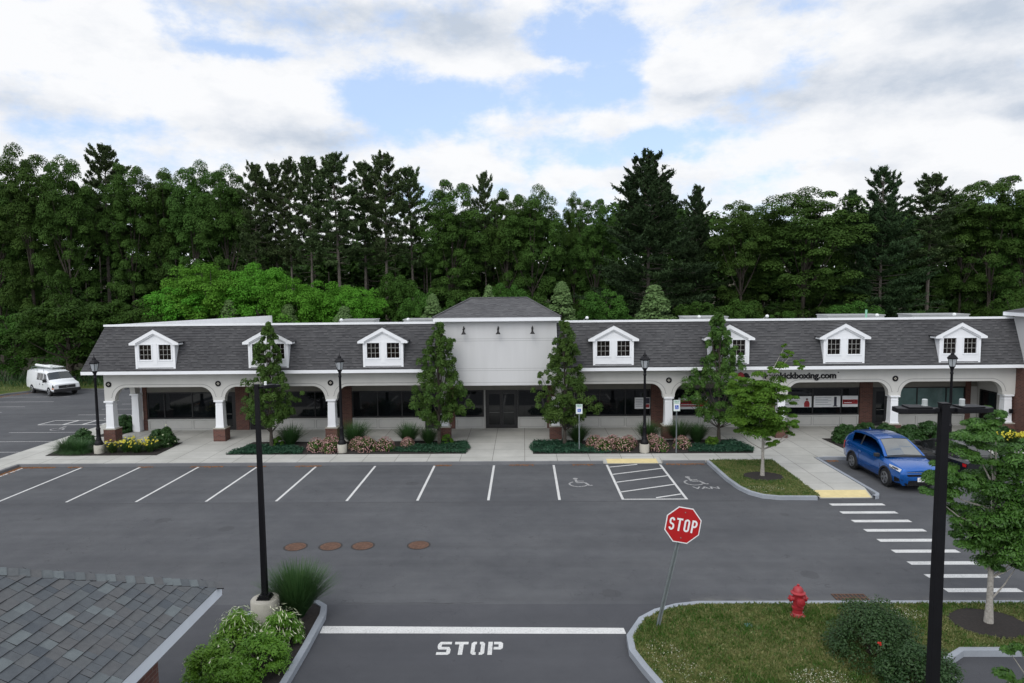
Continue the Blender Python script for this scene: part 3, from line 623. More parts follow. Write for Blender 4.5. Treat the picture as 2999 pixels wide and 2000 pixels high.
# dormers
def dormer(x):
    y0 = 35.20; D = thing_part = link('dormer', None, B)
    hw = 1.04; zb, ze = 4.07, 5.40; rise = .74; hov = .26
    mb = MB()                                     # cheeks and front wall
    def yr(z): return 35.13 + (z-ZR0)/(ZR1-ZR0)*(YT-35.13) + .05
    for s in (-1, 1):
        xa_, xb_ = x + s*hw, x + s*(hw-.06)
        mb.add([(xa_, y0, zb), (xa_, y0, ze), (xa_, yr(ze), ze), (xa_, yr(zb), zb), (xb_, y0, zb), (xb_, y0, ze), (xb_, yr(ze), ze), (xb_, yr(zb), zb)], [(0,1,2,3),(4,5,6,7),(0,1,5,4),(1,2,6,5),(0,3,7,4)])
    # front wall with two openings
    W = [(x-.84, x-.20), (x+.20, x+.84)]; z0w, z1w = 4.57, 5.35
    mb.box(x-hw+.062, W[0][0], y0, y0+.08, zb, ze); mb.box(W[0][1], W[1][0], y0, y0+.08, zb, ze); mb.box(W[1][1], x+hw-.062, y0, y0+.08, zb, ze)
    for a, b in W: mb.box(a+.001, b-.001, y0, y0+.08, zb, z0w); mb.box(a+.001, b-.001, y0, y0+.08, z1w, ze)
    mb.prism([(x-hw, ze+.002), (x+hw, ze+.002), (x, ze+rise*.97)], y0, y0+.08, 'y')
    mb.box(x-hw-.012, x+hw+.012, y0-.022, y0-.002, zb-.04, zb+.045); mb.box(x-hw-.01, x-hw+.10, y0-.018, y0-.002, zb+.048, ze); mb.box(x+hw-.10, x+hw+.01, y0-.018, y0-.002, zb+.048, ze)
    mb.box(x-.10, x+.10, y0-.016, y0-.002, 4.30, ze); 
    for a, b in W:
        mb.box(a-.06, b+.06, y0-.03, y0-.002, z0w-.07, z0w-.012)
        mb.box(a-.06, a-.004, y0-.024, y0-.002, z0w-.01, z1w+.04); mb.box(b+.004, b+.06, y0-.024, y0-.002, z0w-.01, z1w+.04); mb.box(a-.003, b+.003, y0-.024, y0-.002, z1w+.005, z1w+.04)
        mb.box(a-.04, b+.04, y0-.012, y0-.002, 4.385, 4.40)
    mb.build('dormer_wall', 'white_trim', D)
    # raking boards
    mb = MB(); hx = hw + hov; sl_ = rise/hw; zc = ze + rise + .02
    zt_ = ze + .055                                   # outer line meets the eave here
    k_ = (zc - zt_)/hx
    for s in (-1, 1):
        P = [(x, zc), (x+s*hx, zt_), (x+s*hx, ze-.055), (x+s*(hx-.34), ze-.055), (x+s*(hx-.34), zc-(hx-.34)*k_-.20), (x, zc-.205)]
        mb.prism(P, y0-.13, y0-.075, 'y')
        P = [(x, zc-.206), (x+s*(hx-.345), zc-(hx-.345)*k_-.206), (x+s*(hx-.345), zc-(hx-.345)*k_-.27), (x, zc-.27)]; mb.prism(P, y0-.074, y0-.002, 'y')
        a_, b_ = sorted((x+s*(hx-.02), x+s*(hw-.02))); mb.box(a_, b_, y0-.074, y0+.42, ze-.055, ze+.03)
        a_, b_ = sorted((x+s*hx, x+s*(hx-.34))); mb.box(a_, b_, y0-.073, y0-.004, ze-.054, ze-.01)
    mb.build('raking_trim', 'white_trim', D)
    # little gable roof running back into the mansard
    mb = MB(); zr = zc + .028; ze2 = ze + .055 + .028
    for s in (-1, 1):
        yb1, yb2 = yr(zr)+.1, yr(ze2)+.1
        v = [(x, y0-.145, zr), (x+s*(hx+.02), y0-.145, ze2), (x+s*(hx+.02), yb2, ze2), (x, yb1, zr)]
        mb.add(v + [(a, b, c-.025) for a, b, c in v], [(0, 1, 2, 3), (7, 6, 5, 4), (0, 1, 5, 4), (1, 2, 6, 5), (2, 3, 7, 6)])
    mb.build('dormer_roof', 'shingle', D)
    for a, b in W:
        mb = MB(); mb.box(a, b, y0+.05, y0+.07, z0w, z1w); mb.mi = 1
        for k in (1, 2):
            xx = a + (b-a)*k/3; mb.box(xx-.007, xx+.007, y0+.036, y0+.048, z0w, z1w); zz = z0w + (z1w-z0w)*k/3; mb.box(a, b, y0+.030, y0+.035, zz-.007, zz+.007)
        mb.build('window', ['small_glass', 'panel_grey'], D)
bayc = [(CX[i]+CX[i+1])/2 for i in (0, 1, 2, 4, 5, 6, 7)]
for x in bayc: dormer(x - .06 if x < 0 else x)
# tower block in the middle
T0, T1, TY = -4.30, 1.70, 35.42; XC = (T0+T1)/2 - .075
mb = MB(); mb.box(T0, T1, TY, 39.6, 3.05, 6.43); tw = mb.build('tower', 'tower_stucco', B)
mb = MB()
for z0, z1 in ((5.39, 5.40), (5.50, 5.51), (3.83, 3.84), (3.94, 3.95), (3.205, 3.215)): mb.box(T0+.001, T1-.001, TY-.0025, TY+.002, z0, z1)
mb.build('wall_groove', 'groove', tw)
mb = MB(); x0, x1, y0, y1 = -4.66, 1.90, 35.06, 39.9; mb.box(x0, x1, y0, y1, 6.432, 6.63); mb.box(x0+.1, x1-.1, y0+.1, y1-.1, 6.40, 6.431); mb.build('tower_eave', 'white_trim', B)
mb = MB(); rx0, rx1, ry, rz = -2.86, .17, 37.5, 7.585; e0 = .02
v = [(x0-e0, y0-e0, 6.633), (x1+e0, y0-e0, 6.633), (x1+e0, y1+e0, 6.633), (x0-e0, y1+e0, 6.633), (rx0, ry, rz), (rx1, ry, rz)]
mb.add(v, [(0, 1, 5, 4), (1, 2, 5), (2, 3, 4, 5), (3, 0, 4), (0, 3, 2, 1)]); mb.build('tower_roof', 'shingle_pale', B)
mb = MB(); 
for a, b in ((4, 5), (0, 4), (1, 5)):
    A_, B_ = Vector(v[a]), Vector(v[b]); nrm = 26
    mb.tube([A_ + Vector((0, 0, .012)), B_ + Vector((0, 0, .012))], .05, 5)
mb.build('ridge_cap', 'shingle_pale', B)
for x in (-3.10, -1.32, .45):
    mb = MB(); y = TY-.32; mb.tube([(x, TY, 6.05), (x, TY-.12, 6.16), (x, y, 6.14), (x, y, 6.02)], .022, 6)
    mb.lathe([(.05, 5.98), (.06, 6.03), (.045, 6.05)], 10, (x, y, 0)); mb.lathe([(.125, 5.765), (.12, 5.79), (.055, 5.88), (.04, 5.98)], 14, (x, y, 0)); mb.lathe([(.055, TY-.02), (.055, TY)], 10, (x, 0, 6.05), 'y')
    mb.build('gooseneck_lamp', 'bronze_metal', B)
# corner tower at the right edge of the frame
mb = MB(); mb.box(25.60, 33, 34.2, 36.02, 3.83, 6.44); mb.build('corner_tower', 'tower_stucco', B)
mb = MB(); mb.box(25.60, 33, 34.2, 38.85, .12, 3.828); mb.build('brick_wall', 'brick', B)
mb = MB(); mb.box(25.12, 33.5, 33.7, 36.2, 6.445, 6.64); mb.build('tower_eave', 'white_trim', B)
mb = MB(); v2 = [(25.10, 33.68, 6.643), (33.52, 33.68, 6.643), (33.52, 36.22, 6.643), (25.10, 36.22, 6.643), (26.9, 35, 7.15), (31.8, 35, 7.15)]
mb.add(v2, [(0, 1, 5, 4), (1, 2, 5), (2, 3, 4, 5), (3, 0, 4), (0, 3, 2, 1)]); mb.build('tower_roof', 'shingle_pale', B)
mb = MB(); mb.box(25.52, 25.598, 36.7, 38.5, .13, 3.8); mb.build('side_wall_panel', 'stucco', B)
d = link('door', None, B); mb = MB(); mb.box(25.49, 25.517, 36.95, 38.3, .14, 2.24); mb.build('door_leaf', 'dark_frame', d); mb = MB(); mb.box(25.478, 25.488, 37.05, 38.2, .3, 2.15); mb.build('door_glass', 'shop_glass', d)
mb = MB(); mb.box(25.30, 25.45, 35.58, 35.68, 1.36, 1.58); mb.build('wall_box', 'black_metal', B)
# shop fronts, back wall of the arcade
YW = 38.6
mb = MB(); mb.box(-21.9, 25.6, YW+.03, YW+.2, .12, 5.0); mb.build('shop_wall', 'stucco', B)
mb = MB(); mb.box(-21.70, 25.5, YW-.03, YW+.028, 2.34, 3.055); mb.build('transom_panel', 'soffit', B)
for x0, x1 in ((-21.94, -21.72), (-16.57, -15.82), (-10.48, -9.87), (-4.40, -3.97), (1.30, 1.72), (7.20, 7.90), (13.6, 14.2), (18.95, 19.66), (24.86, 25.14)):
    mb = MB(); mb.box(x0, x1, YW-.10, YW-.002, .12, 3.05); mb.build('brick_pier', 'brick', B)
def storefront(x0, x1, mull, glass='shop_glass'):
    S = link('shop_window', None, B)
    mb = MB(); mb.box(x0, x1, YW-.015, YW, .83, 2.32); mb.build('glass', glass, S)
    mb = MB(); mb.box(x0, x1, YW-.05, YW-.017, 2.265, 2.335); mb.box(x0, x1, YW-.05, YW-.017, .80, .865)
    for m in [x0+.03] + list(mull) + [x1-.03]: mb.box(m-.032, m+.032, YW-.049, YW-.0165, .866, 2.264)
    mb.build('frame', 'dark_frame', S)
    mb = MB(); mb.box(x0, x1, YW-.06, YW+.02, .13, .77); mb.box(x0, x1, YW-.10, YW-.062, .70, .775); mb.box(x0, x1, YW-.085, YW-.062, .132, .20)
    for m in [x0+.05] + list(mull) + [x1-.05]: mb.box(m-.05, m+.05, YW-.078, YW-.062, .202, .698)
    mb.build('base_panel', 'panel_grey', S)
    mb = MB()
    E_ = [x0+.10] + [k for m in mull for k in (m-.055, m+.055)] + [x1-.10]
    for a, b in zip(E_[::2], E_[1::2]):
        for z in (.205, .69): mb.box(a, b, YW-.0635, YW-.061, z-.007, z+.013)
        for xx in (a, b-.008): mb.box(xx-.006, xx+.014, YW-.0645, YW-.061, .220, .680)
    mb.build('panel_groove', 'groove', S)
storefront(-21.70, -17.66, (-20.72, -19.10)); storefront(-14.78, -10.50, (-13.4, -12.0)); storefront(-9.85, -5.70, (-8.4, -7.0))
storefront(-3.94, -2.31, ()); storefront(-.37, 1.28, ()); storefront(2.9, 7.18, (4.3, 5.75)); storefront(8.4, 12.6, (9.95, 11.4)); storefront(14.25, 18.92, (16.33, 17.92)); storefront(20.56, 24.84, (22.18, 23.80), 'blind_glass')
def door(x0, x1, leaves=1):
    D = link('door', None, B); mb = MB()
    mb.box(x0, x1, YW-.05, YW-.017, 2.22, 2.335); mb.box(x0, x0+.09, YW-.05, YW-.017, .13, 2.219); mb.box(x1-.09, x1, YW-.05, YW-.017, .13, 2.219)
    wl = (x1-x0-.18)/leaves
    for k in range(leaves):
        a = x0+.09+k*wl; b = a+wl; mb.box(a, b, YW-.045, YW-.018, .135, .33); mb.box(a+.002, a+.10, YW-.046, YW-.0175, .331, 2.218); mb.box(b-.10, b-.002, YW-.046, YW-.0175, .331, 2.218); mb.box(a+.101, b-.101, YW-.045, YW-.018, 2.10, 2.218)
    mb.build('frame', 'dark_frame', D)
    mb = MB(); mb.box(x0+.05, x1-.05, YW-.016, YW, .3, 2.25); mb.build('glass', 'shop_glass', D)
    for k in range(leaves):
        a = x0+.09+k*wl; hx_ = a + (wl-.16 if k == 0 else .16) if leaves > 1 else a+.16
        mb = MB(); mb.tube([(a+.12, YW-.07, 1.06), (a+wl-.12, YW-.07, 1.06)], .013, 6); mb.build('handle', 'chrome', D)
door(-2.21, -.38, 2); door(-17.62, -16.6); door(-15.78, -14.82); door(-5.66, -4.72); door(1.8, 2.84); door(19.70, 20.54); door(12.66, 13.55)
# shop name above the arcade
me = text_mesh('ilovekickboxing.com', .45, .05, .012, 1.04, 'RIGHT'); me.materials.append(MAT['black_metal']); me.transform(Matrix.Translation((16.32, YF-.03, 3.40)) @ UPRIGHT); link('sign_lettering', me, B)
me = text_mesh('®', .09, .02, 0, 1); me.materials.append(MAT['black_metal']); me.transform(Matrix.Translation((16.42, YF-.02, 3.56)) @ UPRIGHT); link('sign_lettering', me, B)
mb = MB()      # two-glove emblem at the left end of the lettering
for cx, cz, m in ((11.35, 3.44, 0), (11.62, 3.40, 1)):
    mb.mi = m; mb.lathe([(.03, -.06), (.13, -.05), (.17, -.02), (.17, 0)], 14, (cx, YF-.004, cz), 'y'); mb.box(cx-.07, cx+.07, YF-.05, YF-.004, cz-.27, cz-.155); mb.lathe([(.02, -.06), (.06, -.04), (.06, 0)], 10, (cx+.15, YF-.006, cz-.03), 'y')
mb.build('sign_emblem', ['poster_red', 'black_metal'], B)
# posters hung inside the glass
def poster(x0, x1, z0, z1, label, parts):
    P = thing('window_poster', label, 'poster', ((x0+x1)/2, YW-.06, z0), 0, 'posters in the shop windows')
    hw = (x1-x0)/2; h = z1-z0
    mb = MB(); mb.box(-hw, hw, 0, .01, 0, h); mb.build('poster_sheet', 'sign_white', P)
    for nm, mat, rects in parts:
        mb = MB()
        for i, (a, b, c, d_) in enumerate(rects): mb.box(-hw+a*2*hw, -hw+b*2*hw, -.003-.0005*i, -.0005, c*h, d_*h)
        mb.build(nm, mat, P)
def silhouette(P, x, mats):
    mb = MB(); mb.prism([(x-.15, 0.02), (x+.15, .02), (x+.16, .22), (x+.10, .34), (x+.05, .37), (x-.05, .37), (x-.10, .34), (x-.16, .22)], -.004, -.0005, 'y'); mb.mi = 1
    mb.lathe([(.055, -.004), (.055, -.0005)], 12, (x, 0, .44), 'y'); mb.mi = 2; mb.box(x-.056, x+.056, -.0055, -.0041, .455, .505); mb.build('figure', mats, P)
txt = lambda a, b, rows: [(a, b - (.12 if i % 2 else 0), z, z+.045) for i, z in enumerate(rows)]
poster(14.70, 16.26, 1.22, 1.85, 'white poster with a person in red, beside the island tree', [('text_lines', 'poster_grey', txt(.05, .55, (.25, .42, .58, .74)))])
silhouette([o for o in COL.objects if o.name.startswith('window_poster') and o.type == 'EMPTY'][-1], .52, ['poster_red', 'poster_skin', 'poster_dark'])
poster(16.39, 17.88, 1.22, 1.86, 'white poster with a dark punch bag, middle one of three in a row', [('text_lines', 'poster_grey', txt(.06, .66, (.22, .40, .54, .66, .82))), ('punch_bag', 'poster_dark', [(.76, .86, .12, .92), (.73, .89, .05, .13)])])
poster(17.99, 18.86, 1.23, 1.86, 'white poster with a red band, next to the brick pier', [('red_band', 'poster_red', [(.02, .99, .25, .66)]), ('text_lines', 'sign_white', [(.1, .8, .50, .56), (.1, .6, .35, .41)])])
poster(6.28, 6.80, 1.20, 1.84, 'small white poster left of the brick pier behind a lamp post', [('text_lines', 'poster_grey', txt(.1, .9, (.2, .35, .5, .65, .8)))])
poster(6.84, 7.14, 1.20, 1.84, 'narrow dark and red poster against the brick pier', [('picture', 'poster_dark', [(.05, .95, .45, .97)]), ('red_band', 'poster_red', [(.1, .9, .1, .4)])])
poster(8.75, 10.4, 1.16, 1.80, 'wide red poster behind the second parking sign, half hidden by a tree', [('red_band', 'poster_red', [(.0, 1, .22, .80)]), ('text_lines', 'sign_white', [(.08, .8, .58, .64), (.08, .7, .36, .42)])])

# ================================================================== NEAR ROOF, lower left
NB = thing('near_building', 'nearby brick building at lower left, only its shingled hip roof corner in view', 'building')
EX, EY, EZ, PT = -5.3, 11.42, 3.1, 6.55/12
def npnt(d, y, lift=0):                 # d metres in from the eave measured in plan
    n = Vector((PT, 0, 1)).normalized(); p = Vector((EX - d, y, EZ + d*PT)); return p + n*lift
V, F, TT, MI = [], [], [], []
rs = random.Random(11); expo = .145; nrow = int(4.2/expo)
for r in range(nrow):
    d0 = r*expo - .012; d1 = d0 + expo*1.15; y = -3.0 - rs.random()*.3; dm = max(0, d0)
    while y < EY - dm:
        wd = rs.choice((.11, .15, .18, .22, .25, .29)); y2 = min(y + wd, EY - dm); 
        lam = rs.random() < .48; up = .020 if lam else .011
        tint = min(1, max(0, rs.gauss(.45, .20))) if rs.random() > .05 else 1.0
        if y2 - y > .015:
            ya, yb = y + .002, y2 - .002; ydn = min(yb, EY - d1) if EY - d1 > ya else yb
            a, b, c, d_ = npnt(d0, ya, up), npnt(d0, yb, up), npnt(d1, min(yb, max(ya, EY - max(0, d1))), .002), npnt(d1, ya, .002)
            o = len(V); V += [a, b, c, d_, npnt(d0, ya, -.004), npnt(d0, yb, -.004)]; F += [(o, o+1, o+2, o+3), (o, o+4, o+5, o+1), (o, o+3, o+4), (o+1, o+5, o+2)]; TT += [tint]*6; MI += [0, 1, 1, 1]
        y = y2
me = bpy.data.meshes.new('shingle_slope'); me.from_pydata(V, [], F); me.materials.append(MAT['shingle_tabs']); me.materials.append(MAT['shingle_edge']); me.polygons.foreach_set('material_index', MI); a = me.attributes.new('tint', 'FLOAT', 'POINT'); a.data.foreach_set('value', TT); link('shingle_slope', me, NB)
# other slopes and the deck under the tabs
mb = MB(); hwid = 4.2
def hp(x, y, d): return (x, y, EZ + d*PT - .012)
mb.add([hp(EX, EY, 0), hp(EX, -8, 0), hp(EX-hwid, -8, hwid), hp(EX-hwid, EY-hwid, hwid), hp(EX-2*hwid, EY, 0), hp(EX-2*hwid, -8, 0)], [(0, 3, 2, 1), (0, 4, 3), (4, 5, 2, 3)]); mb.build('roof_deck', 'shingle', NB)
# hip caps
V, F, TT, MI = [], [], [], []
hd = Vector((-1, -1, PT)).normalized(); side1 = Vector((0, -1, 0)); n1 = Vector((PT, 0, 1)).normalized(); n2 = Vector((0, PT, 1)).normalized()
t1 = hd.cross(n1).normalized(); t1 = t1 if t1.y < 0 else -t1; t2 = hd.cross(n2).normalized(); t2 = t2 if t2.x < 0 else -t2
P0 = Vector((EX, EY, EZ)) 
for k in range(40):
    s0 = k*.145 - .01; s1 = s0 + .19; tint = min(1, max(0, rs.gauss(.62, .25))) if rs.random() > .25 else 1.0
    q = []
    for s_, l in ((s0, .034), (s1, .018)):
        c0 = P0 + hd*s_ + Vector((0, 0, l)); q += [c0 + t1*.15 - Vector((0, 0, .012)), c0 + Vector((0, 0, .010)), c0 + t2*.15 - Vector((0, 0, .012))]
    o = len(V); V += q + [q[0]-Vector((0, 0, .02)), q[1]-Vector((0, 0, .02)), q[2]-Vector((0, 0, .02)), q[3]-Vector((0, 0, .02))]
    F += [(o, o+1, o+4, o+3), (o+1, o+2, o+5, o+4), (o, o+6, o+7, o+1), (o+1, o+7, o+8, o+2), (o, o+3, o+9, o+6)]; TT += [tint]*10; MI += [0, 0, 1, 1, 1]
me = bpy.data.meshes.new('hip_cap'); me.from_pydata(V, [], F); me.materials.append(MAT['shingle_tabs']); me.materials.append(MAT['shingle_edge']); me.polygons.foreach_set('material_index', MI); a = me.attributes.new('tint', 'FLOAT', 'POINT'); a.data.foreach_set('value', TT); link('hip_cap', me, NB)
mb = MB(); mb.box(EX-.03, EX+.005, -8, EY+.004, EZ-.205, EZ-.008); mb.box(EX-2*hwid, EX-.032, EY-.03, EY+.003, EZ-.205, EZ-.008); mb.build('eave_board', 'fascia_metal', NB)
mb = MB(); mb.box(EX-2*hwid+.1, EX-.032, -8, EY-.035, EZ-.20, EZ-.16); mb.build('soffit', 'white_trim', NB)
mb = MB(); mb.box(EX-2*hwid+.45, EX-.42, -8, EY-1.35, 0, EZ-.205); mb.build('wall', 'brick', NB)

# ================================================================== STREET FURNITURE
for x, y, lab in ((-7.33, 21.06, 'rusty round manhole cover, leftmost of the four in the lot'), (-6.22, 21.09, 'rusty round manhole cover, second from the left of four'), (-5.19, 21.12, 'rusty round manhole cover, third from the left of four'), (-3.41, 21.16, 'rusty round manhole cover set apart from the other three, rightmost')):
    T = thing('manhole_cover', lab, 'manhole cover', (x, y, 0), 0, 'manhole covers in the parking lot')
    mb = MB(); n = 28
    for i in range(n):
        a0, a1 = 2*math.pi*i/n, 2*math.pi*(i+1)/n
        mb.add([(.33*math.cos(a0), .33*math.sin(a0), .004), (.38*math.cos(a0), .38*math.sin(a0), .004), (.38*math.cos(a1), .38*math.sin(a1), .004), (.33*math.cos(a1), .33*math.sin(a1), .004)], [(0, 1, 2, 3)])
    mb.build('rim', 'iron_dark', T)
    mb = MB(); mb.lathe([(.325, .002), (.325, .009)], n); 
    for ix in range(-3, 4):
        for iy in range(-3, 4):
            if math.hypot(ix, iy)*.082 < .28: mb.box(ix*.082-.02, ix*.082+.02, iy*.082-.02, iy*.082+.02, .0091, .013)
    mb.build('lid', 'rust_iron', T)
T = thing('storm_drain', 'rusty rectangular storm drain grate at the kerb behind the rose bush', 'drain', (8.50, 17.30, 0))
mb = MB(); mb.box(-.44, .44, -.32, .32, .001, .004); mb.build('pit', 'iron_dark', T)
mb = MB()
for i in range(9): mb.box(-.40+i*.1-.014, -.40+i*.1+.014, -.30, .30, .0045, .014)
for y in (-.3, -.1, .1, .3): mb.box(-.43, .43, y-.016, y+.016, .0045, .0145)
mb.build('grate', 'rust_iron', T)
mb = MB(); mb.lathe([(.10, .12), (.10, .15), (.07, .155)], 16, (0, 0, 0)); o = mb.build('valve_cover', 'valve_teal'); o.location = (5.26, 15.69, 0); o['label'] = 'small round teal utility valve cover in the grass by the hydrant'; o['category'] = 'valve cover'

def lamp_post(loc, lab):
    T = thing('lamp_post', lab, 'lamp post', loc, 0, 'black lantern posts along the shop walk')
    mb = MB(); mb.lathe([(.235, .0), (.235, .40), (.22, .42)], 20); mb.build('concrete_base', 'pale_concrete', T, smooth=True)
    mb = MB(); mb.lathe([(.20, .421), (.20, .52), (.155, .60), (.12, .66), (.135, .70), (.105, .78), (.095, 1.18), (.115, 1.22), (.085, 1.28), (.070, 1.40), (.058, 3.72), (.085, 3.78), (.06, 3.86), (.07, 3.98), (.11, 4.06), (.125, 4.10)], 16); mb.build('pole', 'black_metal', T, smooth=True)
    mb = MB(); mb.lathe([(.13, 4.10), (.21, 4.48)], 6); mb.build('lantern_glass', 'lamp_clear', T)
    mb = MB()
    for k in range(6):
        a = 2*math.pi*k/6; mb.tube([(.132*math.cos(a), .132*math.sin(a), 4.10), (.214*math.cos(a), .214*math.sin(a), 4.49)], .012, 5)
    mb.lathe([(.135, 4.09), (.15, 4.12)], 6); mb.lathe([(.235, 4.48), (.255, 4.50), (.255, 4.53), (.17, 4.63), (.10, 4.68), (.09, 4.74), (.045, 4.78), (.02, 4.84), (.008, 4.96)], 6); mb.build('lantern_frame', 'black_metal', T)
    return T
lamp_post((-21.17, 33.11, .14), 'black lantern post among the yellow lilies, in front of the left corner column')
lamp_post((-8.99, 32.96, .14), 'black lantern post among pink bushes, in front of the third arcade column')
lamp_post((5.80, 32.66, .14), 'black lantern post among pink bushes, between the two blue parking signs')
lamp_post((20.66, 33.1, .04), 'black lantern post behind the parked cars, below the last dormer')

def light_pole(loc, ztop, base_h, heads, lab):
    T = thing('light_pole', lab, 'light pole', loc, 0, 'tall black parking lot light poles')
    mb = MB(); mb.lathe([(.335, 0), (.335, base_h-.03), (.31, base_h)], 28); mb.build('concrete_base', 'pale_concrete', T, smooth=True)
    mb = MB(); mb.box(-.155, .155, -.155, .155, base_h+.001, base_h+.03)
    for sx in (-1, 1):
        for sy in (-1, 1): mb.lathe([(.022, base_h+.031), (.022, base_h+.075)], 8, (sx*.12, sy*.12, 0))
    mb.box(-.115, .115, -.115, .115, base_h+.031, base_h+.10); mb.build('base_plate', 'black_metal', T)
    mb = MB(); a, b = .064, .046; mb.add([(-a, -a, base_h+.101), (a, -a, base_h+.101), (a, a, base_h+.101), (-a, a, base_h+.101), (-b, -b, ztop), (b, -b, ztop), (b, b, ztop), (-b, b, ztop)], [(0,3,2,1),(4,5,6,7),(0,1,5,4),(1,2,6,5),(2,3,7,6),(3,0,4,7)]); mb.box(-b-.006, b+.006, -b-.006, b+.006, ztop+.001, ztop+.02)
    mb.build('pole', 'black_metal', T, bevel=.006)
    for ang in heads:
        H = link('light_head', None, T, (0, 0, ztop-.06), R_(ang))
        mb = MB(); mb.box(.055, .14, -.03, .03, -.035, .02)
        mb.prism([(.12, -.07), (.17, -.11), (.46, -.11), (.56, -.075), (.56, .075), (.46, .11), (.17, .11), (.12, .07)], -.035, .022, 'z'); mb.prism([(.17, -.10), (.44, -.10), (.44, .10), (.17, .10)], .0225, .04, 'z'); mb.build('housing', 'black_metal', H, bevel=.006)
        mb = MB(); mb.lathe([(.034, .041), (.034, .055), (.031, .056), (.031, .115), (.024, .123)], 14, (.22, 0, 0)); mb.build('photocell', 'white_plastic' if len(heads) == 1 else 'glass_lamp', H, smooth=True)
light_pole((-6.27, 15.77, .12), 5.84, .68, (48,), 'tall black light pole on a round concrete base among spirea bushes')
light_pole((4.98, 8.1, .13), 6.63, .75, (4, 176), 'tall black light pole with two flat lamp heads at right, in front of everything')

# stop sign, leaning to the right
SS = thing('stop_sign', 'red octagonal stop sign on a leaning grey post', 'stop sign', (3.09, 15.64, .12))
mb = MB(); tx = .58; top = Vector((tx*1.12, .02, 2.95)); 
def post(mb, p0, p1, w=.032):
    d = Vector(p1) - Vector(p0); P = lambda o: [(p0[0]+o*d.x + a*w, p0[1]+o*d.y + b*w*.55, p0[2]+o*d.z) for a, b in ((-1, -1), (-.4, -1), (-.4, .4), (.4, .4), (.4, -1), (1, -1), (1, 1), (-1, 1))]
    mb.add(P(0) + P(1), [tuple(range(8)), tuple(range(15, 7, -1))] + [(i, (i+1) % 8, 8+(i+1) % 8, 8+i) for i in range(8)])
post(mb, (0, 0, -.1), (.66, .0, 2.86), .044); mb.build('post', 'galvanised', SS)
SP = link('sign_plate', None, SS, (.585, -.055, 2.50)); SP.rotation_euler = (R_(-3), R_(11.0), R_(4))
def octo(r): return [(r*math.cos(R_(22.5+45*k)), r*math.sin(R_(22.5+45*k))) for k in range(8)]
mb = MB(); mb.prism(octo(.452), 0, .006, 'y'); o = mb.build('white_border', 'sign_white', SP)
mb = MB(); mb.prism(octo(.427), -.003, -.0005, 'y'); mb.build('red_face', 'sign_red', SP)
def blockword(word, hgt, wid, gap, th):
    """hand drawn road-sign capitals S T O P as stroked polygons in x,z"""
    mb = MB(); x = 0; tot = len(word)*wid + (len(word)-1)*gap; x = -tot/2
    def stroke(pts, closed=False):
        pts = [Vector(p) for p in pts]; m = len(pts); L_ = []; R = []
        for i in range(m):
            if closed: a, b = pts[i-1], pts[(i+1) % m]
            else: a, b = pts[max(i-1, 0)], pts[min(i+1, m-1)]
            d = (b-a).normalized(); n = Vector((-d.y, d.x))*th/2; L_.append(pts[i]+n); R.append(pts[i]-n)
        for i in range(m if closed else m-1):
            j = (i+1) % m; mb.add([(L_[i].x, -.0055, L_[i].y), (R[i].x, -.0055, R[i].y), (R[j].x, -.0055, R[j].y), (L_[j].x, -.0055, L_[j].y)], [(0, 1, 2, 3)])
    h = hgt/2 - th/2; 
    for ch in word:
        cx = x + wid/2; r = wid/2 - th/2
        arc = lambda ox, oz, rx, rz, a0, a1, n=9: [(cx+ox+rx*math.cos(R_(a0+(a1-a0)*i/n)), oz+rz*math.sin(R_(a0+(a1-a0)*i/n))) for i in range(n+1)]
        if ch == 'T': stroke([(cx-wid*.54, h), (cx+wid*.54, h)]); stroke([(cx, h-th/2), (cx, -hgt/2)])
        if ch == 'O': stroke(arc(0, h-r, r, r, 0, 180) + arc(0, -h+r, r, r, 180, 360), True)
        if ch == 'P': stroke([(cx-r, -hgt/2), (cx-r, hgt/2)]); stroke([(cx-r+th/2, h), (cx, h)] + arc(0, h/2-.002, r, h/2+.002, 85, -85) + [(cx, -.004), (cx-r+th/2, -.004)])
        if ch == 'S': stroke(arc(0, h/2+.0, r, h/2, 15, 250, 12)[:] + arc(0, -h/2, r, h/2, 70, -165, 12))
        x += wid + gap
    return mb
blockword('STOP', .30, .135, .045, .042).build('lettering', 'sign_white', SP)
mb = MB()
for z in (-.30, .30): mb.lathe([(.014, -.012), (.014, .0)], 8, (0, 0, z), 'y')
mb.build('bolt', 'galvanised', SP)

# accessible parking signs
def ada(loc, ztop, h, lab):
    T = thing('parking_sign', lab, 'parking sign', loc, 0, 'accessible parking signs'); mb = MB(); post(mb, (0, 0, -.05), (0, 0, ztop-.02), .026); mb.build('post', 'galvanised', T)
    P = link('sign_plate', None, T, (0, -.035, ztop-h/2)); mb = MB(); mb.box(-.16, .16, 0, .006, -h/2, h/2); mb.build('plate', 'sign_white', P)
    s = h/.5; mb = MB(); mb.box(-.085, .085, -.003, -.0005, -.16*s, .015*s); mb.build('blue_square', 'sign_blue', P)
    mb = MB(); wheelchair(mb, 0, -.075*s, .15, -.0045, flat=False); mb.build('wheelchair_symbol', 'sign_white', P)
    mb = MB(); 
    for i, (bz, bh) in enumerate(((.185, .05), (.115, .05), (.055, .028))):
        t = ('RESERVED', 'PARKING', '')[i]
        if not t: continue
        me = text_mesh(t, .066, .002, .0022, .82); me.materials.append(MAT['sign_green']); me.transform(Matrix.Translation((0, -.003, bz*s)) @ UPRIGHT); link('lettering', me, P)
    for a in ((-.155, -.147, -.24*s, .24*s), (.147, .155, -.24*s, .24*s), (-.147, .147, .232*s, .24*s), (-.147, .147, -.24*s, -.232*s)): mb.box(a[0], a[1], -.002, -.0005, a[2], a[3])
    mb.build('green_border', 'sign_green', P)
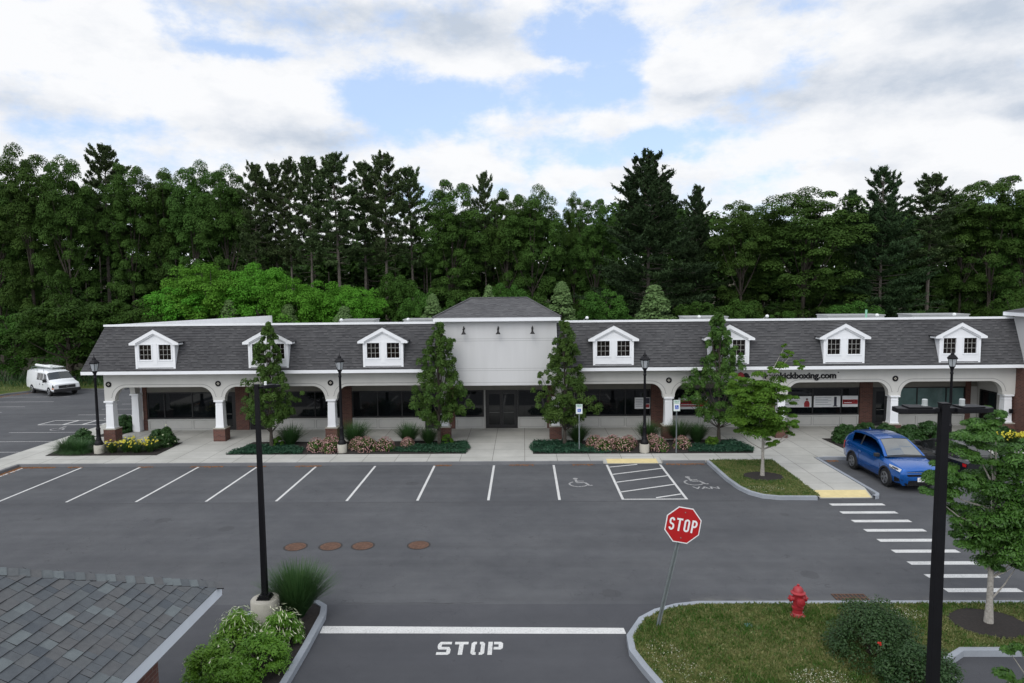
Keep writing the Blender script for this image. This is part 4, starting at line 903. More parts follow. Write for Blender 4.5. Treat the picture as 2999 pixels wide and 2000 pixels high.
ada((2.66, 32.82, .15), 2.34, .48, 'blue and white accessible parking sign at the left, beside the tree nearest the tower')
ada((7.29, 32.46, .15), 2.57, .54, 'blue and white accessible parking sign at the right, in front of an arcade column')

# hydrant
FH = thing('fire_hydrant', 'red fire hydrant standing in the grass by the kerb', 'fire hydrant', (6.62, 16.18, .12))
mb = MB(); mb.lathe([(.185, 0), (.19, .02), (.185, .05), (.14, .055), (.125, .09), (.115, .10), (.115, .21), (.14, .215), (.14, .25), (.115, .255), (.112, .52), (.125, .56)], 20); mb.build('barrel', 'hydrant_red', FH, smooth=True)
mb = MB(); mb.lathe([(.125, .561), (.17, .575), (.175, .60), (.15, .615), (.128, .63), (.115, .69), (.08, .735), (.04, .755), (.03, .76), (.03, .80), (.018, .805)], 20); mb.build('bonnet', 'hydrant_red', FH, smooth=True)
for s in (-1, 1):
    mb = MB(); mb.lathe([(.065, s*.10), (.065, s*.16), (.08, s*.165), (.08, s*.20), (.045, s*.215), (.022, s*.22), (.022, s*.245)], 14, (0, 0, .45), 'x'); mb.build('side_outlet', 'hydrant_red', FH, smooth=True)
mb = MB(); mb.lathe([(.08, -.10), (.08, -.16), (.098, -.165), (.098, -.21), (.05, -.225), (.024, -.228), (.024, -.25)], 16, (0, 0, .42), 'y'); mb.build('front_outlet', 'hydrant_red', FH, smooth=True)
for s in (-1, 1):
    mb = MB(); mb.tube([(s*.17, -.03, .39), (s*.15, -.06, .30), (s*.12, -.06, .32)], .006, 5); mb.build('chain', 'iron_dark', FH)
mb = MB()
for k in range(8): a = R_(45*k+20); mb.lathe([(.014, .0505), (.014, .07)], 6, (.163*math.cos(a), .163*math.sin(a), 0))
mb.build('flange_bolt', 'chrome', FH)

# ================================================================== VEHICLES  (nose towards -Y, s runs from the nose back)
class Loft:
    def __init__(s, st, L_): s.st = st; s.L = L_
    def sect(s, q):
        st = s.st
        for a, b in zip(st, st[1:]):
            if q <= b[0]: break
        k = min(1, max(0, (q-a[0])/(b[0]-a[0]))); k2 = k
        return [(pa[0]+(pb[0]-pa[0])*k2, pa[1]+(pb[1]-pa[1])*k2) for pa, pb in zip(a[1], b[1])]
    def pt(s, q, t, side):
        P = s.sect(q); i = min(int(t), len(P)-2); k = t-i
        return Vector((side*(P[i][0]+(P[i+1][0]-P[i][0])*k), q - s.L/2, P[i][1]+(P[i+1][1]-P[i][1])*k))
    def mesh(s, mb):
        n = len(s.st[0][1]); rings = []; vs = []; fs = []
        for q, P in s.st:
            ring = [(x, q-s.L/2, z) for x, z in P] + [(-x, q-s.L/2, z) for x, z in P[-2:0:-1]]; vs += ring
        m = 2*n-2
        for j in range(len(s.st)-1):
            for i in range(m): fs.append((j*m+i, j*m+(i+1) % m, (j+1)*m+(i+1) % m, (j+1)*m+i))
        fs.append(tuple(range(m))); fs.append(tuple((len(s.st)-1)*m+i for i in range(m-1, -1, -1)))
        mb.add(vs, fs)
    def patch(s, mb, corners, side, off=.008, n=5):
        """corners: four (s,t); a thin skin lying just off the body"""
        (a, b, c, d) = corners; G = []
        for i in range(n+1):
            for j in range(n+1):
                u, v = i/n, j/n; q = (a[0]*(1-u)+b[0]*u)*(1-v)+(d[0]*(1-u)+c[0]*u)*v; t = (a[1]*(1-u)+b[1]*u)*(1-v)+(d[1]*(1-u)+c[1]*u)*v
                p = s.pt(q, t, side); e = .02; t1 = s.pt(q+e, t, side)-s.pt(q-e, t, side); t2 = s.pt(q, min(t+e, len(s.st[0][1])-1.001), side)-s.pt(q, t-e, side); nr = t1.cross(t2)
                nr = nr.normalized() if nr.length > 1e-9 else Vector((side, 0, 0))
                cen = Vector((0, p.y, .9))
                if nr.dot(p-cen) < 0: nr = -nr
                G.append(p + nr*off)
        mb.add(G, [(i*(n+1)+j, (i+1)*(n+1)+j, (i+1)*(n+1)+j+1, i*(n+1)+j+1) for i in range(n) for j in range(n)])
def cut_wheels(me, wheels, L_, hw, r):
    o = bpy.data.objects.new('cut', me); COL.objects.link(o); cs = []
    for q in wheels:
        mb = MB()
        for sd in (-1, 1): mb.lathe([(r, sd*(hw-.30)), (r, sd*(hw+.1))], 28, (0, q-L_/2, r*.86), 'x')
        c = bpy.data.objects.new('cutter', mb.mesh('cutter', 'rubber')); COL.objects.link(c); cs.append(c)
        m = o.modifiers.new('b', 'BOOLEAN'); m.operation = 'DIFFERENCE'; m.object = c; m.solver = 'EXACT'
    dg = bpy.context.evaluated_depsgraph_get(); dg.update(); n = bpy.data.meshes.new_from_object(o.evaluated_get(dg))
    for x in cs + [o]: bpy.data.objects.remove(x)
    return n
def wheel(T, x, y, r, side, wd=.22, rim='alloy'):
    W = link('wheel', None, T, (x, y, r))
    mb = MB(); mb.lathe([(r*.66, -wd/2), (r*.94, -wd/2), (r, -wd/2+.03), (r, wd/2-.03), (r*.94, wd/2), (r*.66, wd/2)], 28, (0, 0, 0), 'x'); mb.build('tyre', 'rubber', W, smooth=True)
    mb = MB(); o = side*(wd/2+.006); mb.lathe([(r*.66, o-side*.02), (r*.66, o+side*.02), (r*.58, o+side*.03), (r*.58, o-side*.01)], 28, (0, 0, 0), 'x')
    for k in range(5):
        a = 2*math.pi*k/5; ca, sa = math.cos(a), math.sin(a); w2 = .035
        P = [(r*.10, -w2), (r*.60, -w2*1.3), (r*.60, w2*1.3), (r*.10, w2)]
        vs = [(o+side*.018, u*ca-v*sa, u*sa+v*ca) for u, v in P] + [(o-side*.01, u*ca-v*sa, u*sa+v*ca) for u, v in P]; mb.add(vs, [(0, 1, 2, 3), (0, 1, 5, 4), (2, 3, 7, 6)])
    mb.lathe([(r*.14, o), (r*.14, o+side*.025)], 12, (0, 0, 0), 'x'); mb.build('rim', rim, W)
    mb = MB(); mb.lathe([(r*.57, -side*.03), (r*.57, o-side*.03)], 20, (0, 0, 0), 'x'); mb.build('brake_hub', 'iron_dark', W)

def make_car(T, paint, st, gh, L_, hw, wheels, r, suv=True):
    lo = Loft(st, L_); mb = MB(); lo.mesh(mb); me = cut_wheels(mb.mesh('body', paint), wheels, L_, hw, r*1.14); me.shade_smooth(); me.set_sharp_from_angle(angle=R_(32)); link('body', me, T)
    g = Loft(gh, L_); mb = MB(); g.mesh(mb); mb.build('window_glass', 'car_glass', T, smooth=True)
    mb = MB(); q0, q1 = gh[2][0], gh[-3][0]
    for sd in (-1, 1): g.patch(mb, ((q0, 1.0), (q1, 1.0), (q1, 1.999), (q0, 1.999)), sd, .016, 8); 
    mb.build('roof', paint, T, smooth=True)
    for sd in (-1, 1):                      # pillars and rear quarter
        mb = MB(); g.patch(mb, ((gh[0][0]+.02, .90), (q0+.03, .82), (q0+.03, 1.12), (gh[0][0]+.02, 1.12)), sd, .014, 6)
        g.patch(mb, ((gh[0][0], .02), (gh[-1][0]-.02, .02), (gh[-1][0]-.02, .18), (gh[0][0], .18)), sd, .012, 8)
        g.patch(mb, ((gh[-3][0]-.12, .1), (gh[-1][0]-.06, .1), (gh[-1][0]-.06, 1.08), (gh[-3][0]+.02, 1.05)), sd, .013, 5)
        g.patch(mb, ((q0, .86), (q1+.1, .86), (q1+.1, 1.02), (q0, 1.02)), sd, .015, 8); mb.build('pillar', paint, T, smooth=True)
        mb = MB(); bq = (q0*.45+q1*.55); g.patch(mb, ((bq-.05, .12), (bq+.05, .12), (bq+.02, .9), (bq-.08, .9)), sd, .010, 2); mb.build('door_post', 'cladding_black', T)
    mb = MB()
    for sd in (-1, 1): g.patch(mb, ((gh[0][0]+.05, 1.14), (q0-.02, 1.14), (q0-.02, 2.0), (gh[0][0]+.05, 2.0)), sd, .012, 8)
    mb.build('windshield', 'wind_glass', T, smooth=True)
    mb = MB()
    for sd in (-1, 1): g.patch(mb, ((gh[-3][0]+.06, 1.16), (gh[-1][0]-.08, 1.16), (gh[-1][0]-.08, 2.0), (gh[-3][0]+.06, 2.0)), sd, .014, 6)
    mb.build('rear_window', 'car_glass', T, smooth=True)
    for q in wheels:
        for sd in (-1, 1): wheel(T, sd*(hw-.11), q-L_/2, r, sd)
    for sd in (-1, 1):
        mb = MB(); mb.box(*sorted((sd*(hw-.05), sd*(hw+.16))), gh[0][0]+.28-L_/2, gh[0][0]+.42-L_/2, 1.04, 1.18); mb.build('mirror', 'cladding_black' if suv else paint, T, bevel=.025)
        mb = MB()
        for q in (bq-.25, bq+.80): lo.patch(mb, ((q, 3.75), (q+.2, 3.75), (q+.2, 3.92), (q, 3.92)), sd, .025, 2)
        mb.build('door_handle', paint, T)
        mb = MB(); lo.patch(mb, ((wheels[0]+.42, 1.02), (wheels[1]-.42, 1.02), (wheels[1]-.42, 1.45), (wheels[0]+.42, 1.45)), sd, .012, 6); mb.build('sill_trim', 'cladding_black', T)
        if suv:
            for q in wheels:
                mb = MB(); ra, rb = r*1.13, r*1.30; nn = 18
                for i in range(nn):
                    a0, a1 = R_(-18+216*i/nn), R_(-18+216*(i+1)/nn); P = []
                    for rr_, a in ((ra, a0), (rb, a0), (rb, a1), (ra, a1)): P.append((sd*(hw+.012), q-L_/2+rr_*math.cos(a), max(.24, r*.98+rr_*math.sin(a))))
                    mb.add(P + [(p[0]-sd*.05, p[1], p[2]) for p in P], [(0, 1, 2, 3), (1, 2, 6, 5), (0, 3, 7, 4)])
                mb.build('wheel_arch', 'cladding_black', T)
        mb = MB(); lo.patch(mb, ((.10, 4.05), (.62, 3.85), (.72, 4.35), (.12, 4.75)) if suv else ((.06, 3.6), (.5, 3.7), (.52, 4.2), (.08, 4.4)), sd, .010, 4); o = mb.build('headlight', 'chrome', T)
        mb = MB(); lo.patch(mb, ((.20, 4.2), (.48, 4.05), (.50, 4.3), (.22, 4.5)), sd, .016, 3); mb.build('lamp_lens', 'iron_dark', o)
        mb = MB()
        for q in (wheels[0]+.40, bq-.02, wheels[1]-.18): lo.patch(mb, ((q, 1.5), (q+.014, 1.5), (q+.014, 4.2), (q, 4.2)), sd, .004, 4)
        lo.patch(mb, ((gh[0][0]-.02, 4.15), (gh[0][0]+.005, 4.15), (.42, 4.45), (.40, 4.45)), sd, .004, 5); mb.build('panel_gap', 'cladding_black', T)
        mb = MB(); lo.patch(mb, ((L_-.30, 3.2), (L_-.06, 3.3), (L_-.06, 4.5), (L_-.34, 4.3)) if suv else ((L_-.20, 3.5), (L_-.04, 3.5), (L_-.04, 3.95), (L_-.24, 3.9)), sd, .012, 3); mb.build('tail_light', 'tail_red', T)
    yf = -L_/2
    mb = MB(); mb.prism([(-.56, .27), (.56, .27), (.50, .46), (-.50, .46)], yf-.012, yf+.05, 'y'); mb.prism([(-.52, .615), (.52, .615), (.58, .69), (-.58, .69)], yf-.010, yf+.05, 'y')
    for sd in (-1, 1): lo.patch(mb, ((.03, 2.35), (.34, 2.0), (.30, 2.95), (.06, 2.75)), sd, .011, 4); lo.patch(mb, ((.0, .6), (.55, .6), (.55, 1.75), (.0, 1.75)), sd, .010, 5); mb.build('grille', 'cladding_black', T)
    mb = MB(); mb.box(-.56, .56, yf-.014, yf+.05, .765, .785); mb.build('grille_bar', 'chrome', T)
    P = link('licence_plate', None, T); mb = MB(); mb.box(-.16, .16, yf-.03, yf-.015, .42, .58); mb.build('plate', 'plate_white', P)
    mb = MB()
    for i in range(4): mb.box(-.11+i*.058, -.075+i*.058, yf-.033, yf-.0305, .46, .535)
    mb.build('plate_marks', 'poster_grey', P)
def S(q, zb, wb, w1, z1, w2, z2, w3, z3, wt, zt, zc): return (q, [(0, zb), (wb, zb), (w1, z1), (w2, z2), (w3, z3), (wt, zt), (0, zc)])
suv_st = [S(0, .30, .52, .60, .40, .66, .56, .62, .72, .52, .82, .84), S(.08, .25, .68, .78, .37, .81, .56, .79, .75, .66, .87, .90), S(.30, .23, .76, .87, .36, .89, .58, .88, .82, .74, .95, .98), S(.8, .22, .80, .90, .36, .92, .60, .915, .90, .78, 1.02, 1.05),
    S(1.25, .22, .80, .90, .36, .92, .62, .915, .95, .82, 1.07, 1.10), S(1.8, .22, .80, .90, .36, .915, .62, .915, .97, .85, 1.08, 1.09), S(3.3, .22, .80, .90, .36, .915, .64, .925, 1.01, .86, 1.12, 1.12), S(4.0, .25, .80, .90, .38, .92, .66, .915, 1.03, .85, 1.15, 1.16), S(4.4, .32, .74, .84, .44, .88, .66, .86, 1.02, .76, 1.13, 1.15), S(4.58, .38, .62, .70, .48, .76, .66, .74, .98, .62, 1.08, 1.10)]
def G(q, zt, b=.85, zb=1.06, k=.42, crown=.035): return (q, [(0, zb-.1), (b, zb)][1:] + [(b-(zt-zb)*k, zt), (0, zt+crown)])
suv_gh = [G(1.12, 1.10), G(1.55, 1.37), G(2.02, 1.60), G(2.5, 1.665), G(3.2, 1.665), G(3.85, 1.60), G(4.22, 1.42), G(4.46, 1.13, .80)]
T = thing('parked_car', 'bright blue compact SUV parked nose out beside the concrete walk', 'car', (15.42, 28.7, 0), R_(1.5), 'cars parked right of the walk'); T.scale = (1, 1, 1.05); make_car(T, 'blue_paint', suv_st, suv_gh, 4.58, .92, (.93, 3.55), .355, True)
mb = MB(); mb.prism([(1.42, 1.61), (1.58, 1.71), (1.62, 1.60)], -.015, .015, 'x'); mb.build('roof_antenna', 'blue_paint', T)
sed_st = [S(0, .28, .52, .62, .36, .68, .48, .64, .60, .52, .68, .70), S(.10, .22, .70, .80, .32, .83, .50, .80, .66, .66, .75, .78), S(.5, .20, .78, .88, .32, .90, .54, .88, .76, .74, .84, .87), S(1.3, .20, .80, .88, .32, .90, .56, .89, .84, .80, .93, .96),
    S(2.4, .20, .80, .88, .32, .90, .56, .90, .86, .84, .95, .95), S(3.6, .22, .80, .88, .34, .90, .58, .90, .90, .82, .99, 1.0), S(4.3, .26, .76, .86, .38, .89, .60, .87, .93, .76, 1.01, 1.03), S(4.72, .34, .64, .74, .46, .80, .62, .76, .90, .64, .98, 1.0)]
sed_gh = [G(1.15, .96, .83, .92), G(1.6, 1.16, .83, .92), G(2.1, 1.36, .83, .92), G(2.5, 1.42, .83, .92), G(3.0, 1.41, .83, .92), G(3.45, 1.32, .83, .94), G(3.85, 1.17, .82, .96), G(4.2, 1.04, .78, .97)]
T = thing('parked_car', 'dark sedan parked beside the blue SUV, mostly hidden by a young tree', 'car', (18.55, 29.6, 0), R_(180), 'cars parked right of the walk'); make_car(T, 'car_black', sed_st, sed_gh, 4.72, .90, (.95, 3.68), .325, False)

# white work van
def V_(q, zb, wb, w1, z1, w2, z2, w3, z3, w4, z4, wt, zt, zc): return (q, [(0, zb), (wb, zb), (w1, z1), (w2, z2), (w3, z3), (w4, z4), (wt, zt), (0, zc)])
van_st = [V_(0, .42, .80, .92, .50, .94, .72, .92, .90, .88, .98, .80, 1.02, 1.04), V_(.10, .38, .86, .97, .50, .98, .74, .96, .96, .92, 1.06, .84, 1.10, 1.12), V_(.75, .36, .88, 1.0, .50, 1.0, .78, .98, 1.06, .94, 1.18, .86, 1.22, 1.25),
    V_(.98, .36, .88, 1.0, .50, 1.0, .80, .99, 1.10, .94, 1.26, .86, 1.30, 1.33), V_(1.62, .36, .88, 1.0, .50, 1.0, .80, .99, 1.16, .84, 1.86, .70, 1.96, 1.99), V_(1.95, .36, .88, 1.0, .50, 1.0, .80, .99, 1.18, .84, 1.94, .70, 2.04, 2.08), V_(4.0, .36, .88, 1.0, .50, 1.0, .80, .99, 1.20, .86, 1.96, .72, 2.06, 2.10), V_(5.3, .38, .88, 1.0, .52, 1.0, .80, .98, 1.20, .86, 1.94, .72, 2.02, 2.06), V_(5.62, .42, .82, .94, .56, .95, .80, .93, 1.20, .82, 1.86, .68, 1.94, 1.97)]
T = thing('parked_van', 'white work van with a roof rack parked at the far left by the grass', 'van', (-38.0, 54.0, 0), R_(56)); T.scale = (.96, .92, .93); LV = 5.62
lo = Loft(van_st, LV); mb = MB(); lo.mesh(mb); me = cut_wheels(mb.mesh('body', 'van_white'), (.98, 4.40), LV, 1.0, .42); me.shade_smooth(); me.set_sharp_from_angle(angle=R_(30)); link('body', me, T)
for q in (.98, 4.40):
    for sd in (-1, 1): wheel(T, sd*.89, q-LV/2, .37, sd, .22, 'chrome')
mb = MB()
for sd in (-1, 1): lo.patch(mb, ((1.04, 5.15), (1.58, 5.10), (1.58, 6.999), (1.04, 6.999)), sd, .008, 8)
mb.build('windshield', 'van_glass', T)
for sd in (-1, 1):
    for a, b, c, d in ((1.22, 2.02, 2.06, 1.66), (2.18, 2.72, 2.72, 2.18), (2.80, 3.32, 3.32, 2.80)):
        mb = MB(); lo.patch(mb, ((a, 4.10), (b, 4.10), (c, 4.86), (d, 4.86)), sd, .008, 3); mb.build('side_window', 'car_glass', T)
    mb = MB(); lo.patch(mb, ((.02, 3.1), (.30, 3.1), (.30, 4.1), (.02, 4.1)), sd, .012, 2); mb.build('headlight', 'small_glass', T)
    mb = MB(); lo.patch(mb, ((.02, 2.5), (.34, 2.5), (.34, 3.0), (.02, 3.0)), sd, .013, 2); mb.build('turn_signal', 'amber', T)
    mb = MB(); mb.box(*sorted((sd*1.0, sd*1.24)), 1.35-LV/2, 1.47-LV/2, 1.15, 1.42); mb.build('mirror', 'cladding_black', T, bevel=.02)
    mb = MB()
    for q in (2.0, 2.62): lo.patch(mb, ((q, 3.2), (q+.16, 3.2), (q+.16, 3.42), (q, 3.42)), sd, .02, 2)
    mb.build('door_handle', 'cladding_black', T)
    mb = MB()
    for q in (1.18, 2.10, 2.76, 3.42, 5.2): lo.patch(mb, ((q, 1.3), (q+.012, 1.3), (q+.012, 5.0), (q, 5.0)), sd, .004, 3)
    mb.build('door_seam', 'groove', T)
yf = -LV/2
mb = MB(); mb.box(-.96, .96, yf-.14, yf+.12, .40, .66); mb.build('bumper', 'cladding_black', T, bevel=.03)
mb = MB(); mb.box(-.62, .62, yf-.02, yf+.05, .69, .94); mb.build('grille', 'cladding_black', T)
mb = MB(); mb.box(-.10, .10, yf-.035, yf-.021, .80, .85); mb.build('grille_badge', 'chrome', T)
R = link('roof_rack', None, T)
mb = MB()
for q in (2.3, 3.6, 4.8):
    mb.tube([(-.80, q-LV/2, 2.0), (-.80, q-LV/2, 2.24), (.80, q-LV/2, 2.24), (.80, q-LV/2, 2.0)], .02, 6)
mb.build('bars', 'galvanised', R)
mb = MB(); mb.lathe([(.11, 1.9-LV/2), (.11, 5.0-LV/2)], 12, (-.35, 0, 2.37), 'y'); mb.lathe([(.07, 2.0-LV/2), (.07, 5.1-LV/2)], 12, (-.05, 0, 2.33), 'y'); mb.box(.15, .62, 2.1-LV/2, 4.9-LV/2, 2.262, 2.32); mb.build('pipe_load', 'white_plastic', R)

# ================================================================== VEGETATION
def put(name, me, parent, **k): return link(name, me, parent, **k)
def tree_root(name, label, loc, group=None, cat='tree'): return thing(name, label, cat, loc, 0, group)

def trunk_mesh(rng, H, r0, lean=.02, top=.9, limbs=None, mat='bark', n=7, at=.62):
    mb = MB(); pts = []; rad = []; k = 8; dx, dy = rng.normal(size=2)*lean*H
    for i in range(k+1):
        t = i/k; pts.append((dx*t*t + rng.normal()*.01*H*t*.3, dy*t*t + rng.normal()*.01*H*t*.3, H*top*t)); rad.append(r0*(1-.85*t) * (1.35 if i == 0 else 1))
    mb.tube(pts, rad, n)
    for c in (limbs if limbs is not None else []):
        z = min(H*top*.92, max(H*.12, c[2]*at)); i = min(k-1, int(z/(H*top)*k)); p = Vector(pts[i]); q = Vector(c); mid = p.lerp(q, .5) + Vector((0, 0, -.06*(q-p).length))
        mb.tube([p, mid, q], [r0*.32, r0*.20, r0*.07], 5)
    return mb.mesh('trunk', mat, True)

def oak(seed, H=20., R=4.6, base=.14, K=150, per=430, leaf=.106, mat='leaf_oak'):
    rng = np.random.default_rng(seed); d = sph(rng, K); d[:, 2] = np.abs(d[:, 2])*np.where(rng.random(K) < .74, 1, -1); d[:, 2] = np.sign(d[:, 2])*np.abs(d[:, 2])**.8
    hz = H*(1-base)/2; cz = H*(1+base)/2
    f = .30 + .66*rng.random(K)**.6
    prof = np.array([R, R, hz])
    c = d*f[:, None]*prof + np.array([0, 0, cz]); c[:, :2] *= (1.04 + .22*np.clip((c[:, 2:3]-cz)/hz, 0, .8))
    c[:, :2] += rng.normal(size=(K, 2))*R*.08
    rad = R*(.13 + .17*rng.random(K))
    return trunk_mesh(rng, H, .30, .015, .78, c[rng.choice(K, 16, False)]), cards('crown', *clumps(rng, c, rad, per, leaf, .62, .72, .7), mat)
def pine(seed, H=21., R=2.6, base=.50, mat='leaf_pine', dens=125, wl=.44, big=False, leafL=.145):
    rng = np.random.default_rng(seed); mb = MB(); lx, ly = rng.normal(size=2)*.012*H
    ax = lambda z: np.array([lx*(z/H)**2, ly*(z/H)**2, z])
    mb.tube([ax(H*t/10) for t in range(11)], [.22*(1-.9*t/10)*(1.25 if t == 0 else 1)+.012 for t in range(11)], 7)
    C, Nn, A, Tt = [], [], [], []
    def bough(p0, dr, ln, a, tone):
        droop = lambda q: np.array([0, 0, .14*ln*q*q])
        mb.tube([p0, p0+dr*ln*.55+droop(.55), p0+dr*ln*.95+droop(.95)], [.035, .022, .008], 4)
        m = max(8, int(dens*ln)); k = max(2, int(ln*2.2)); tq = .25 + .78*rng.random(k)**.7; ts = rng.normal(size=k)*.20*ln*(1.2-tq); j = rng.integers(0, k, m)      # tufts along the bough
        q = tq[j] + rng.normal(size=m)*.07; side = np.array([-math.sin(a), math.cos(a), 0]); sp = ts[j] + rng.normal(size=m)*.13
        c = p0 + dr*(ln*q)[:, None] + side*sp[:, None] + np.array([0, 0, 1])*(.14*ln*q*q + rng.normal(size=m)*.10 + .06)[:, None]
        C.append(c); A.append(dr*.5 + side*np.sign(sp)[:, None]*.4 + np.array([0, 0, .9]) + rng.normal(size=(m, 3))*.5); Nn.append(rng.normal(size=(m, 3))*.7 + np.array([0, -.1, .6])); Tt.append(.1+.40*rng.random(m)+.5*tone)
    tops = [(np.zeros(2), 1.0)] + ([(rng.normal(size=2)*R*.28, .80+.14*rng.random()) for _ in range(3)] if big else [])
    for off, hh in tops:
        Ht = H*hh; z = H*base if hh == 1.0 else H*.55
        while z < Ht*.99:
            u = (z-H*base)/(Ht-H*base)
            pr = np.interp(u, [0, .15, .45, .75, .92, 1], [.75, 1.0, .88, .52, .26, .05] if big else [.55, .95, .95, .70, .38, .06])
            if hh < 1: pr *= .55
            nb = rng.integers(4, 7); a0 = rng.random()*6.28
            for b in range(nb):
                if rng.random() < .14: continue
                a = a0 + b*6.283/nb + rng.normal()*.3; ln = R*pr*(.45+.75*rng.random()) + .22; e = R_(-2 + 40*u*u + rng.normal()*9)
                o = np.array([off[0], off[1], 0])*min(1, max(0, (z-H*.5)/(H*.25)))
                bough(ax(z)+o, np.array([math.cos(a)*math.cos(e), math.sin(a)*math.cos(e), math.sin(e)]), ln, a, rng.random())
            z += wl*(.65+.7*rng.random())*(1.1-.35*u)
        n = 26; p = ax(Ht*.985) + np.array([off[0], off[1], 0]); C.append(p + rng.normal(size=(n, 3))*np.array([.12, .12, .28])); A.append(np.array([0, 0, 1.]) + rng.normal(size=(n, 3))*.4); Nn.append(rng.normal(size=(n, 3))); Tt.append(rng.random(n))
    for k in range(26):
        zz = H*(.14 + max(.05, base-.12)*rng.random()); a = rng.random()*6.283; l = R*(.25+.55*rng.random()); p0 = ax(zz); mb.tube([p0, p0+np.array([math.cos(a)*l, math.sin(a)*l, -.12*l + rng.normal()*.12])], [.022, .006], 4)
    C = np.concatenate(C); Nn = np.concatenate(Nn); A = np.concatenate(A); Tt = np.concatenate(Tt); L_ = leafL*(.7+.6*rng.random(len(C)))
    return mb.mesh('trunk', 'bark_pine', True), cards('crown', C, Nn, A, L_, L_*.34, Tt, mat)
def conical(seed, H=8.5, R=1.9):
    rng = np.random.default_rng(seed); K = 80; u = rng.random(K)**.8; a = rng.random(K)*6.283; r = R*(1-u)**.75*(.55+.4*rng.random(K)) 
    c = np.stack([np.cos(a)*r, np.sin(a)*r, H*(.10+.88*u)], 1); rad = .36 + .42*(1-u)
    return trunk_mesh(rng, H, .11, .005, .9), cards('crown', *clumps(rng, c, rad, 130, .115, .55, 1.05, .5), 'leaf_cone')

PROTO = {}
def proto(kind, k):
    if (kind, k) in PROTO: return PROTO[kind, k]
    s = 100 + 17*k + len(kind)*3
    if kind == 'oak': P = (*oak(s), 20., 4.6)
    elif kind == 'pine': P = (*pine(s), 21., 2.6)
    elif kind == 'bigpine': P = (*pine(s, 21, 5.2, .12, 'leaf_bigpine', 90, .46, True, .175), 21., 5.2)
    elif kind == 'maple': P = (*oak(s, 9.5, 3.6, .06, 190, 190, .092, 'leaf_maple'), 9.5, 3.6)
    elif kind == 'shrub': P = (*oak(s, 7.5, 3.2, .04, 110, 220, .10, 'leaf_shrub'), 7.5, 3.2)
    else: P = (*conical(s), 8.5, 1.9)
    PROTO[kind, k] = P; return P
NAMES = dict(oak='leafy_tree', pine='pine_tree', bigpine='broad_pine_tree', maple='bright_maple_tree', shrub='understorey_tree', cone='conical_tree')
GROUPS = dict(oak='leafy trees of the wood', pine='bare-trunked pines of the wood', bigpine='broad dark pines of the wood', maple='bright green trees behind the shops', shrub='low trees along the edge of the wood', cone='pale conical trees behind the shops')
NV = dict(oak=4, pine=4, bigpine=3, maple=2, shrub=3, cone=2)
